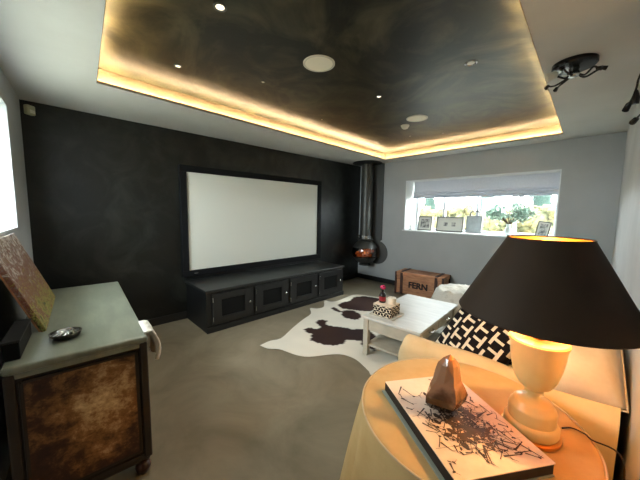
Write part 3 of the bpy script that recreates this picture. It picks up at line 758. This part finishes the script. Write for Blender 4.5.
# local: x from -sl to 0, y from -sdp to 0
bm = B(); box(bm, (-sl/2, -sdp/2, SBZ-0.018), (sl, sdp, 0.036), 0.012, seg=3); obj('top', bm, M['sage'], sb, 30)
bm = B(); box(bm, (-sl/2, -sdp/2, SBZ-0.050), (sl-0.03, sdp-0.03, 0.030), 0.006); obj('top_moulding', bm, M['sage'], sb, 30)
m, nt, b = new_mat('worn brown and gold paint'); N = nt.nodes; L = nt.links
tc = N.new('ShaderNodeTexCoord'); mp = N.new('ShaderNodeMapping'); L.new(tc.outputs['Object'], mp.inputs[0])
def nz(sc, det, dist, st=(1, 1, 1)):
    q = N.new('ShaderNodeMapping'); q.inputs['Scale'].default_value = st; L.new(tc.outputs['Object'], q.inputs[0])
    n = N.new('ShaderNodeTexNoise'); n.inputs['Scale'].default_value = sc; n.inputs['Detail'].default_value = det; n.inputs['Roughness'].default_value = 0.72; n.inputs['Distortion'].default_value = dist
    L.new(q.outputs[0], n.inputs[0]); return n
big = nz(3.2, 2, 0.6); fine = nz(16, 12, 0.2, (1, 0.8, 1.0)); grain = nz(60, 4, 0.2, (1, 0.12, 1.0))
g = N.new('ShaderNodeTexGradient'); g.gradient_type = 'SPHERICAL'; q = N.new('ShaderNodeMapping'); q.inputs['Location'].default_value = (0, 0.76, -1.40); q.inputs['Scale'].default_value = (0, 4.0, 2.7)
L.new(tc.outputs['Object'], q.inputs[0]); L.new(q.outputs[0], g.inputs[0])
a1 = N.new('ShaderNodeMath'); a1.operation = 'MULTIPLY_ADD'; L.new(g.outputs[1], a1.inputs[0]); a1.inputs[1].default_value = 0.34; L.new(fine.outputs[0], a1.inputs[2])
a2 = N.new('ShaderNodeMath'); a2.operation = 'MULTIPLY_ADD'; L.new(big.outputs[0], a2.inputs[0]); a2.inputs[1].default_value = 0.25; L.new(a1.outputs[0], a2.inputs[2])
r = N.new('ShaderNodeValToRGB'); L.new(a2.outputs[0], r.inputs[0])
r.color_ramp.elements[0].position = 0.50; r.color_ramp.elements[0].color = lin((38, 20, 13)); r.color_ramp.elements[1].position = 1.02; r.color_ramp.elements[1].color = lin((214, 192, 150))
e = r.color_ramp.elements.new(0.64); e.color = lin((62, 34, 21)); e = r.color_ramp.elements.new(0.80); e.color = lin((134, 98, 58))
L.new(r.outputs[0], b.inputs['Base Color']); b.inputs['Roughness'].default_value = 0.4
M['worn'] = m
bm = B(); box(bm, (-sl/2, -sdp/2, 0.44), (sl-0.05, sdp-0.05, 0.66), 0.004); obj('body', bm, M['wooddark'], sb)
# end panel with moulding (faces +x)
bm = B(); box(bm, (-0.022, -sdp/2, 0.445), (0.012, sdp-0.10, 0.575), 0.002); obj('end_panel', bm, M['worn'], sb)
bm = B(); X = -0.022; ya, yb_ = -sdp+0.055, -0.055; za, zb_ = 0.160, 0.735
for c, s in (((X, (ya+yb_)/2, za), (0.014, yb_-ya, 0.016)), ((X, (ya+yb_)/2, zb_), (0.014, yb_-ya, 0.016)), ((X, ya, (za+zb_)/2), (0.014, 0.016, zb_-za)), ((X, yb_, (za+zb_)/2), (0.014, 0.016, zb_-za))): box(bm, c, s, 0.004)
obj('panel_moulding', bm, M['wooddark'], sb)
for yy in (-0.02, -sdp+0.02):
    bm = B(); box(bm, (-0.035, yy, 0.445), (0.05, 0.038, 0.67), 0.008); obj('corner_post', bm, M['wooddark'], sb)
bm = B(); box(bm, (-sl/2, -sdp/2, 0.115), (sl-0.03, sdp-0.02, 0.045), 0.012); obj('base_moulding', bm, M['wooddark'], sb)
for fx in (-0.05, -sl+0.05):
    for fy in (-0.045, -sdp+0.045):
        bm = B(); lathe(bm, [(0.018, 0), (0.022, 0.008), (0.034, 0.022), (0.040, 0.045), (0.034, 0.068), (0.022, 0.078), (0.036, 0.084), (0.036, 0.094)], (fx, fy, 0), 20); obj('foot', bm, M['mahog'], sb, 50)
for k in range(2):
    xx = -0.42-k*0.77
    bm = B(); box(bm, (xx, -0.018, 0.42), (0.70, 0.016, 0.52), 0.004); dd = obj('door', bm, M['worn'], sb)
    bm = B(); lathe(bm, [(0.006, 0), (0.006, 0.012), (0.015, 0.02), (0.001, 0.028)], n=12, M4=Matrix.Translation((xx+(0.31 if k else -0.31), -0.010, 0.45)) @ Matrix.Rotation(-pi/2, 4, 'X')); obj('knob', bm, M['pewter'], dd, 50)

# painting leaning on the wall
m, nt, b = new_mat('painted landscape'); N = nt.nodes; L = nt.links
tc = N.new('ShaderNodeTexCoord'); v1 = N.new('ShaderNodeTexNoise'); v1.inputs['Scale'].default_value = 17; v1.inputs['Detail'].default_value = 8; v1.inputs['Roughness'].default_value = 0.8; v1.inputs['Distortion'].default_value = 1.5
L.new(tc.outputs['Object'], v1.inputs[0]); r = N.new('ShaderNodeValToRGB'); sx = N.new('ShaderNodeSeparateXYZ'); L.new(tc.outputs['Object'], sx.inputs[0])
r.color_ramp.elements[0].position = 0.0; r.color_ramp.elements[0].color = lin((60, 66, 26)); r.color_ramp.elements[1].position = 1.0; r.color_ramp.elements[1].color = lin((205, 198, 190))
for pos, c in ((0.12, (120, 124, 46)), (0.24, (190, 180, 100)), (0.34, (90, 84, 44)), (0.44, (136, 70, 42)), (0.55, (80, 44, 34)), (0.66, (160, 112, 92)), (0.78, (84, 78, 72)), (0.88, (140, 132, 124))):
    e = r.color_ramp.elements.new(pos); e.color = lin(c)
md = N.new('ShaderNodeMath'); md.operation = 'MULTIPLY_ADD'; L.new(sx.outputs[2], md.inputs[0]); md.inputs[1].default_value = 1.5
mrr = N.new('ShaderNodeMapRange'); mrr.inputs[1].default_value = 0.36; mrr.inputs[2].default_value = 0.64; mrr.inputs[3].default_value = -0.35; mrr.inputs[4].default_value = 0.75; mrr.clamp = False; L.new(v1.outputs[0], mrr.inputs[0]); L.new(mrr.outputs[0], md.inputs[2])
m2 = N.new('ShaderNodeMath'); m2.operation = 'SUBTRACT'; L.new(md.outputs[0], m2.inputs[0]); m2.inputs[1].default_value = 0.0
L.new(m2.outputs[0], r.inputs[0]); L.new(r.outputs[0], b.inputs['Base Color']); b.inputs['Roughness'].default_value = 0.55
bp = N.new('ShaderNodeBump'); bp.inputs['Strength'].default_value = 0.6; bp.inputs['Distance'].default_value = 0.01; L.new(v1.outputs[0], bp.inputs['Height']); L.new(bp.outputs[0], b.inputs['Normal'])
P1 = onz(47, 331, SBZ+0.001); P2 = onz(56, 297, SBZ+0.001)
pa = atan2(P1.y-P2.y, P1.x-P2.x); pw = (P1-P2).length; mid = (P1+P2)/2
pt = empty('painting', (mid.x, mid.y, SBZ+0.004), 0, 'unframed green and red landscape canvas leaning on the wall above the sideboard', 'painting')
pt.rotation_euler = (radians(20.5), 0, pa)
bm = B(); box(bm, (0, -0.012, 0.265), (pw, 0.022, 0.53), 0.003); obj('canvas', bm, m, pt)
bm = B()
for c, s in (((0, -0.026, 0.02), (pw-0.02, 0.012, 0.03)), ((0, -0.026, 0.51), (pw-0.02, 0.012, 0.03)), ((-pw/2+0.02, -0.026, 0.265), (0.03, 0.012, 0.46)), ((pw/2-0.02, -0.026, 0.265), (0.03, 0.012, 0.46))): box(bm, c, s)
obj('stretcher', bm, M['trunk'], pt)
# low black box
q1 = Vector((-1.75, -0.168)); 
lb = empty('storage_box', (-1.80, -0.188, SBZ+0.001), radians(-4.8), 'long low black box lying against the wall beside the leaning canvas', 'box')
bm = B(); box(bm, (-0.16, 0.035, 0.04), (0.32, 0.055, 0.08), 0.004); obj('body', bm, M['blackwood'], lb)
bm = B(); box(bm, (-0.16, 0.035, 0.084), (0.33, 0.062, 0.010), 0.003); obj('lid', bm, M['greyedge'], lb)

# pewter dish of shells
dc = onz(66, 338, SBZ)
dh = empty('dish', (dc.x, dc.y, SBZ+0.001), 0.2, 'small round tarnished metal dish on the sideboard beside the canvas', 'dish')
bm = B(); lathe(bm, [(0.030, 0), (0.045, 0.004), (0.062, 0.022), (0.067, 0.034), (0.063, 0.034), (0.055, 0.02), (0.001, 0.01)], n=28); obj('bowl', bm, M['pewter'], dh, 50)
bm = B()
for k in range(16):
    a = 2*pi*k/16; tube(bm, curve([(0.055*cos(a), 0.055*sin(a), 0.03), (0.03*cos(a+0.5), 0.03*sin(a+0.5), 0.042), (0.008*cos(a+1.0), 0.008*sin(a+1.0), 0.034)], 4), 0.0045, 6)
obj('openwork_lid', bm, M['chrome'], dh, 60)

# white cloth hanging at the front edge of the sideboard
bm = B(); g = {}
for i in range(15):
    for j in range(9):
        x = -0.03-0.20*i/14
        t_ = j/8
        if t_ < 0.25: yy, zz = -0.012+0.03*(t_/0.25), SBZ+0.004
        else: yy = 0.018+0.035*sin((t_-0.25)/0.75*pi*0.7)+0.012*sin(i*1.1+j*.3); zz = SBZ+0.006-0.17*(t_-0.25)/0.75
        g[i, j] = bm.verts.new((x+0.02*t_*sin(i*.6), yy, zz))
for i in range(14):
    for j in range(8): bm.faces.new((g[i, j], g[i+1, j], g[i+1, j+1], g[i, j+1]))
cl2 = obj('folded_cloth', bm, M['cloth'], None, 180); cl2.location = (-1.69, 0.35, 0); cl2.rotation_euler = (0, 0, sa); mo = cl2.modifiers.new('s', 'SOLIDIFY'); mo.thickness = 0.008; mo.offset = 1
tag(cl2, 'white cloth hanging over the front edge of the sideboard', 'cloth')

# ------------------------------------------------------------------ sill things
YS = YB+0.17
def picframe(x, w, h, border, fm, mountw, inner, label, ry=0.0, lean=0.12, group=None, y=YS, extra=None):
    r_ = empty('picture_frame', (x, y, SILL+0.001), 0, label, 'picture frame', group); r_.rotation_euler = (-lean, ry, 0)
    bm = B()
    for c, s in (((0, 0, border/2), (w, 0.02, border)), ((0, 0, h-border/2), (w, 0.02, border)), ((-w/2+border/2, 0, h/2), (border, 0.02, h-2*border)), ((w/2-border/2, 0, h/2), (border, 0.02, h-2*border))): box(bm, c, s, 0.002)
    obj('frame', bm, fm, r_)
    bm = B(); box(bm, (0, 0.003, h/2), (w-border, 0.006, h-border)); obj('mount', bm, M['mount'] if mountw else inner, r_)
    if mountw:
        for cx_ in (extra or [0]):
            iw = (w-2*border-2*mountw) if not extra else 0.07
            ih = h-2*border-2*mountw if not extra else 0.07
            bm = B(); box(bm, (cx_, -0.001, h/2), (iw, 0.004, ih)); obj('picture', bm, inner, r_)
    bm = B(); box(bm, (0, 0.035, 0.10), (0.03, 0.004, 0.2), M4=Matrix.Rotation(-0.25, 4, 'X')); obj('strut', bm, M['darkframe'], r_)
    return r_
picframe(-2.53, 0.28, 0.275, 0.018, M['darkframe'], 0.035, M['photo'], 'small dark framed black and white photo, leftmost frame on the sill')
picframe(-2.06, 0.48, 0.275, 0.018, M['darkframe'], 0.03, M['photo'], 'wide dark frame with two small pictures on the window sill', extra=[-0.07, 0.07])
fr3 = picframe(-1.65, 0.25, 0.30, 0.014, M['silver'], 0, M['greyglass'], 'upright grey panel with a looped handle on top on the sill')
bm = B(); tube(bm, curve([(-0.07, 0, 0.30), (-0.075, 0, 0.345), (-0.04, 0, 0.385), (0.04, 0, 0.385), (0.075, 0, 0.345), (0.07, 0, 0.30)], 6), 0.011, 7); obj('handle', bm, M['darkframe'], fr3, 60)
picframe(-0.71, 0.16, 0.24, 0.014, M['darkframe'], 0.02, M['photo'], 'small tilted dark framed picture at the right end of the sill', ry=0.14, y=YB+0.14)
cs = empty('candlestick', (-2.80, YB+0.12, SILL+0.001), 0, 'small white candlestick at the left end of the window sill', 'candlestick')
bm = B(); lathe(bm, [(0.035, 0), (0.035, 0.008), (0.012, 0.018), (0.008, 0.06), (0.014, 0.07), (0.016, 0.085)], n=16); obj('base', bm, M['silver'], cs, 50)
bm = B(); lathe(bm, [(0.010, 0.085), (0.009, 0.21), (0.001, 0.214)], n=12); obj('candle', bm, M['candle'], cs, 50)
# bushy plant in a vase
vz = empty('potted_plant', (-1.13, YB+0.14, SILL+0.001), 0, 'pale vase of loose grey green foliage on the window sill', 'plant')
bm = B(); lathe(bm, [(0.035, 0), (0.05, 0.02), (0.055, 0.07), (0.03, 0.13), (0.026, 0.16), (0.036, 0.18)], n=20, cap=False); lathe(bm, [(0.035, 0.001), (0.001, 0.001)], n=20, cap=False); obj('vase', bm, M['vase'], vz, 50)
bms = B(); bml = B()
for k in range(60):
    s_ = -1 if k % 2 else 1
    tip = Vector((s_*abs(random.gauss(0.16, 0.07)), random.uniform(-0.16, 0.02), random.uniform(0.27, 0.47)-0.0*k))
    pts = curve([(0, 0, 0.1), (tip.x*0.2, tip.y*0.2, 0.22), tip], 4); tube(bms, pts, 0.002, 4)
    for q in range(16):
        c = tip+Vector((random.gauss(0, 0.035), random.gauss(0, 0.035), random.gauss(0, 0.035))); a = Vector((random.uniform(-1, 1), random.uniform(-1, 1), random.uniform(-1, 1))).normalized(); b_ = a.orthogonal().normalized()
        l = random.uniform(0.02, 0.034)
        bml.faces.new([bml.verts.new(c+a*l), bml.verts.new(c+b_*l*0.45), bml.verts.new(c-a*l), bml.verts.new(c-b_*l*0.45)])
obj('stems', bms, M['twig'], vz); obj('foliage', bml, M['leafgrey'], vz)

# ------------------------------------------------------------------ ceiling fittings
def disc(x, y, z): return onz(x, y, z)
def speaker(px, label):
    p = onz(px[0], px[1], HR-0.004)
    r_ = empty('ceiling_speaker', (p.x, p.y, HR), 0, label, 'speaker', 'round speakers in the dark ceiling')
    bm = B(); lathe(bm, [(0.125, 0), (0.125, -0.006), (0.115, -0.009), (0.108, -0.006)], n=40, cap=False); obj('rim', bm, M['plastic'], r_, 40)
    bm = B(); lathe(bm, [(0.110, -0.006), (0.001, -0.007)], n=40, cap=False); obj('grille', bm, M['speaker'], r_, 40)
speaker((319, 64), 'large round white ceiling speaker nearest the camera')
speaker((417, 118.5), 'round white ceiling speaker beside the smoke detector')
DL = [((220, 7), 'lit downlight nearest the camera at the top of the photo'), ((178, 66), 'lit downlight near the left end of the dark ceiling'), ((379, 96.5), 'lit downlight between the two round ceiling speakers'), ((471, 63), 'unlit silver rimmed downlight nearest the spotlight cluster')]
for (px, label) in DL:
    p = onz(px[0], px[1], HR-0.003); big_ = px[0] in (220, 471)
    R_ = 0.045 if px[0] == 471 else (0.038 if big_ else 0.030)
    r_ = empty('downlight', (p.x, p.y, HR), 0, label, 'downlight', 'downlights in the dark ceiling')
    bm = B(); lathe(bm, [(R_, 0), (R_, -0.006), (R_*0.8, -0.009), (R_*0.6, -0.003)], n=24, cap=False); obj('rim', bm, M['chrome'] if px[0] == 471 else M['darkframe'], r_, 40)
    bm = B(); lathe(bm, [(R_*0.62, -0.005), (0.001, -0.006)], n=20, cap=False); obj('lens', bm, M['plastic'] if px[0] == 471 else M['downlit'], r_, 40)
PS = [((263, 82), 'tiny star spot between the cove and the large speaker'), ((322, 119.5), 'tiny star spot above the projection screen edge of the ceiling'), ((443, 133), 'tiny star spot near the window edge of the dark ceiling'), ((410, 136), 'tiny star spot just behind the smoke detector')]
for (px, label) in PS:
    p = onz(px[0], px[1], HR-0.003)
    r_ = empty('pin_spot', (p.x, p.y, HR), 0, label, 'downlight', 'tiny spots in the dark ceiling')
    bm = B(); lathe(bm, [(0.018, 0), (0.018, -0.005), (0.011, -0.006)], n=16, cap=False); obj('rim', bm, M['chrome'], r_, 40)
    bm = B(); lathe(bm, [(0.011, -0.0055), (0.001, -0.006)], n=16, cap=False); obj('lens', bm, M['plastic'], r_)
p = onz(405, 127, HR-0.02)
sm = empty('smoke_detector', (p.x, p.y, HR), 0, 'white domed smoke detector on the dark ceiling beside the speaker', 'smoke detector')
bm = B(); lathe(bm, [(0.055, 0), (0.055, -0.012), (0.050, -0.016)], n=28); obj('base', bm, M['plastic'], sm, 40)
bm = B(); lathe(bm, [(0.046, -0.016), (0.042, -0.034), (0.028, -0.044), (0.001, -0.045)], n=28); obj('cover', bm, M['plastic'], sm, 40)

def spotcluster(loc_, rz, label, arms, R_=0.165):
    r_ = empty('ceiling_spotlight', loc_, rz, label, 'ceiling light', None)
    bm = B(); lathe(bm, [(R_, 0), (R_, -0.022), (R_*0.93, -0.03), (R_*0.4, -0.034), (0.03, -0.036), (0.022, -0.06), (0.001, -0.06)], n=40); obj('ceiling_plate', bm, M['blackgloss'], r_, 40)
    bm = B(); lathe(bm, [(0.028, -0.056), (0.034, -0.066), (0.034, -0.085), (0.02, -0.092), (0.001, -0.092)], n=18); obj('hub', bm, M['chrome'], r_, 40)
    for (a, l, z1_, white) in arms:
        bm = B(); ex = Vector((l*cos(a), l*sin(a), z1_))
        tube(bm, curve([(0.02*cos(a), 0.02*sin(a), -0.075), (l*0.45*cos(a+0.25), l*0.45*sin(a+0.25), -0.095), (l*0.8*cos(a), l*0.8*sin(a), -0.07), ex], 5), 0.0065, 7)
        ar = obj('arm', bm, M['blackgloss'], r_, 60)
        bm = B(); d = Vector((cos(a), sin(a), -0.35)).normalized()
        q = d.to_track_quat('Z', 'Y').to_matrix().to_4x4()
        hs = 1.3 if white else 0.6; lathe(bm, [(0.008*hs, -0.02*hs), (0.018*hs, -0.012*hs), (0.024*hs, 0.03*hs), (0.020*hs, 0.028*hs), (0.001, 0.02*hs)], n=16, M4=Matrix.Translation(ex) @ q)
        obj('lamp_head', bm, M['plastic'] if white else M['blackgloss'], ar, 40)
M['blackgloss'] = mat('black gloss metal', (14, 14, 15), 0.2, 0.2)
p = onz(574, 60, H)
spotcluster((p.x, p.y+0.05, H), 0, 'black round ceiling spotlight with thin bent arms beside the cove', [(radians(250), 0.13, -0.06, False), (radians(200), 0.11, -0.06, True), (radians(132), 0.24, -0.05, False), (radians(118), 0.24, -0.07, False), (radians(-20), 0.13, -0.09, False), (radians(20), 0.15, -0.06, False)], 0.12)

# twig-like wall light at the right edge
wy = 1.80
wlg = empty('wall_light', (wr(wy), wy, 2.15), 0, 'black branching wall light at the upper right edge', 'wall light')
def wp(x, y, Y): v = ony(x, y, Y); return Vector((v.x-wr(wy), v.y-wy, v.z-2.15))
bm = B(); lathe(bm, [(0.05, 0), (0.05, 0.012), (0.02, 0.018)], n=20, M4=Matrix.Translation((0.0, -0.12, 0.10)) @ Matrix.Rotation(-pi/2, 4, 'Y')); obj('wall_plate', bm, M['blackgloss'], wlg, 40)
anc = Vector((-0.02, -0.12, 0.10))
for pts in ([(643, 70, 1.75), (636.5, 88, 1.78), (633, 97, 1.8), (629, 104, 1.82)], [(648, 108, 1.72), (641, 114, 1.76), (636, 119, 1.80)]):
    bm = B(); P = [wp(*q) for q in pts]; tube(bm, curve([anc]+P, 5), 0.004, 7); ar = obj('arm', bm, M['blackgloss'], wlg, 60)
    d = (P[-1]-P[-2]).normalized(); bm = B()
    lathe(bm, [(0.004, -0.01), (0.010, 0.0), (0.012, 0.03), (0.001, 0.032)], n=12, M4=Matrix.Translation(P[-1]) @ d.to_track_quat('Z', 'Y').to_matrix().to_4x4()); obj('lamp_head', bm, M['blackgloss'], ar, 40)
bm = B(); P = [wp(636.5, 90, 1.78), wp(636, 98, 1.78), wp(635.5, 104, 1.78)]; tube(bm, P, [0.005, 0.013, 0.011], 10); obj('lamp_head', bm, M['blackgloss'], wlg, 60)

# alarm sensor in corner
as_ = empty('alarm_sensor', (XL+0.028, wl(XL)+0.065, 2.385), radians(-45), 'small cream alarm sensor high in the corner beside the black wall', 'sensor')
bm = B(); box(bm, (0, 0, 0.045), (0.075, 0.05, 0.09), 0.012, seg=3); obj('body', bm, M['plasticaged'], as_, 40)
bm = B(); box(bm, (0, 0.026, 0.03), (0.045, 0.006, 0.03), 0.002); obj('lens', bm, M['plastic'], as_)

# ------------------------------------------------------------------ outside
bm = B(); prism(bm, [(-40, 5.5), (30, 5.5), (30, 60), (-40, 60)], -0.5, -0.4); struct(obj('ground', bm, M['lawn']))
bm = B(); prism(bm, [(-30, -30), (10, -30), (10, -0.9), (-30, -0.9)], -0.5, -0.4); struct(obj('ground', bm, M['lawn']))
def blobby(name, c, s, m, label, cat, seed, group=None, sub=5, amp=0.25, fr=1.6):
    bm = B(); bmesh.ops.create_icosphere(bm, subdivisions=sub, radius=1.0)
    for v in bm.verts:
        d = v.co.normalized(); k = 1+amp*noise.noise(d*fr+Vector((seed, 0, 0)))+amp*0.6*noise.noise(d*fr*5+Vector((0, seed, 0)))
        v.co = Vector((d.x*s[0]*k, d.y*s[1]*k, max(d.z*s[2]*k, -0.4-c[2])))
    o = obj(name, bm, m, None, 180); o.location = c; tag(o, label, cat, group); return o
bm = B(); nx = 420; nzz = 34; g = {}
for i in range(nx+1):
    for j in range(nzz+1):
        x = -22+30*i/nx; z = -0.4+(2.0+0.18*noise.noise(Vector((x*.8, 0, 0))))*j/nzz
        g[i, j] = bm.verts.new((x, 13+0.5*(j/nzz)**2+0.45*noise.noise(Vector((x*2, z*2, 1)))+0.25*noise.noise(Vector((x*6, z*6, 4)))+0.2*noise.noise(Vector((x*13, z*13, 4))), z))
for i in range(nx):
    for j in range(nzz): bm.faces.new((g[i, j], g[i+1, j], g[i+1, j+1], g[i, j+1]))
hg = obj('hedge', bm, M['hedge'], None, 180); tag(hg, 'sunlit yellow green hedge beyond the window', 'hedge')
mo = hg.modifiers.new('s', 'SOLIDIFY'); mo.thickness = 0.3
def conifer(px, Y, w, h, label):
    p = ony(px, 205, Y); r_ = empty('conifer', (p.x, Y, -0.4), 0, label, 'tree', 'trees beyond the hedge')
    bm = B(); prof = []
    for k in range(15):
        t_ = k/14; prof.append((w*(1-t_)**0.7*(0.85+0.15*(k % 2)) if t_ < 1 else 0.001, 0.3+(h-0.3)*t_))
    lathe(bm, [(0.05, 0.3)]+prof, n=16)
    for v in bm.verts: v.co += Vector((noise.noise(v.co*2), noise.noise(v.co*2+Vector((9, 0, 0))), 0))*0.2
    obj('crown', bm, M['conifer'], r_, 180)
    bm = B(); lathe(bm, [(0.1, 0), (0.08, 0.5)], n=8); obj('trunk', bm, M['bark'], r_)
conifer(429, 17, 0.55, 5.4, 'slim green conifer seen through the left window pane')
conifer(486, 17, 0.6, 5.6, 'slim green conifer seen through the middle of the window')
conifer(539, 17, 0.75, 5.6, 'slim green conifer seen through the right window pane')
p = ony(517, 205, 16); tr_ = empty('bare_tree', (p.x, 16, -0.4), 0, 'grey trunked tree seen through the window beyond the hedge', 'tree')
bm = B(); tube(bm, [(0, 0, 0), (0.05, 0, 2), (0, 0, 4), (0.1, 0, 6)], [0.3, 0.25, 0.22, 0.15], 10); obj('trunk', bm, M['bark'], tr_, 60)
bm = B()
for k in range(8): a = k*0.8; tube(bm, [(0, 0, 2.6+0.4*k), (0.5*cos(a), 0.4*sin(a), 3.1+0.4*k), (1.0*cos(a), 0.8*sin(a), 3.9+0.4*k)], [0.08, 0.05, 0.02], 6)
obj('branches', bm, M['bark'], tr_, 60)

# ------------------------------------------------------------------ light
w = bpy.data.worlds.new('world'); S.world = w; w.use_nodes = True
bg = w.node_tree.nodes['Background']; bg.inputs[0].default_value = (0.95, 0.97, 1.0, 1); bg.inputs[1].default_value = 30.0
def light(name, typ, loc_, power, col, **k):
    d = bpy.data.lights.new(name, typ); d.energy = power; d.color = col
    for a, v in k.items(): 
        if a not in ('rot',): setattr(d, a, v)
    o = bpy.data.objects.new(name, d); COL.objects.link(o); o.location = loc_
    if 'rot' in k: o.rotation_euler = k['rot']
    return o
# portals guide daylight through the two windows
po = light('portal_light', 'AREA', ((WX0+WX1)/2, YB+0.32, (WZ0+WZ1)/2), 1, (1, 1, 1), shape='RECTANGLE', size=WX1-WX0, size_y=WZ1-WZ0, rot=(radians(-90), 0, 0)); po.data.cycles.is_portal = True
po = light('portal_light', 'AREA', (mx, wl(mx)-0.33, (LZ0+LZ1)/2), 1, (1, 1, 1), shape='RECTANGLE', size=LX1-LX0, size_y=LZ1-LZ0, rot=(radians(90), 0, ang)); po.data.cycles.is_portal = True
light('sun', 'SUN', (0, 0, 10), 3.0, (1, 0.95, 0.85), angle=0.02, rot=(radians(50), 0, radians(150)))
light('lamp_bulb', 'POINT', (LX, LY, 1.20), 15, (1.0, 0.58, 0.19), shadow_soft_size=0.02)
for (px, label) in DL[:3]:
    p = onz(px[0], px[1], HR)
    light('downlight_beam', 'SPOT', (p.x, p.y, HR-0.02), 25, (1.0, 0.92, 0.8), spot_size=radians(115), spot_blend=0.8, shadow_soft_size=0.05)
light('stove_fire', 'POINT', (SX, SY-0.05, 0.70), 1.2, (1, 0.45, 0.15), shadow_soft_size=0.05)

S.view_settings.view_transform = 'Standard'
S.view_settings.look = 'None'
S.view_settings.exposure = 0.35
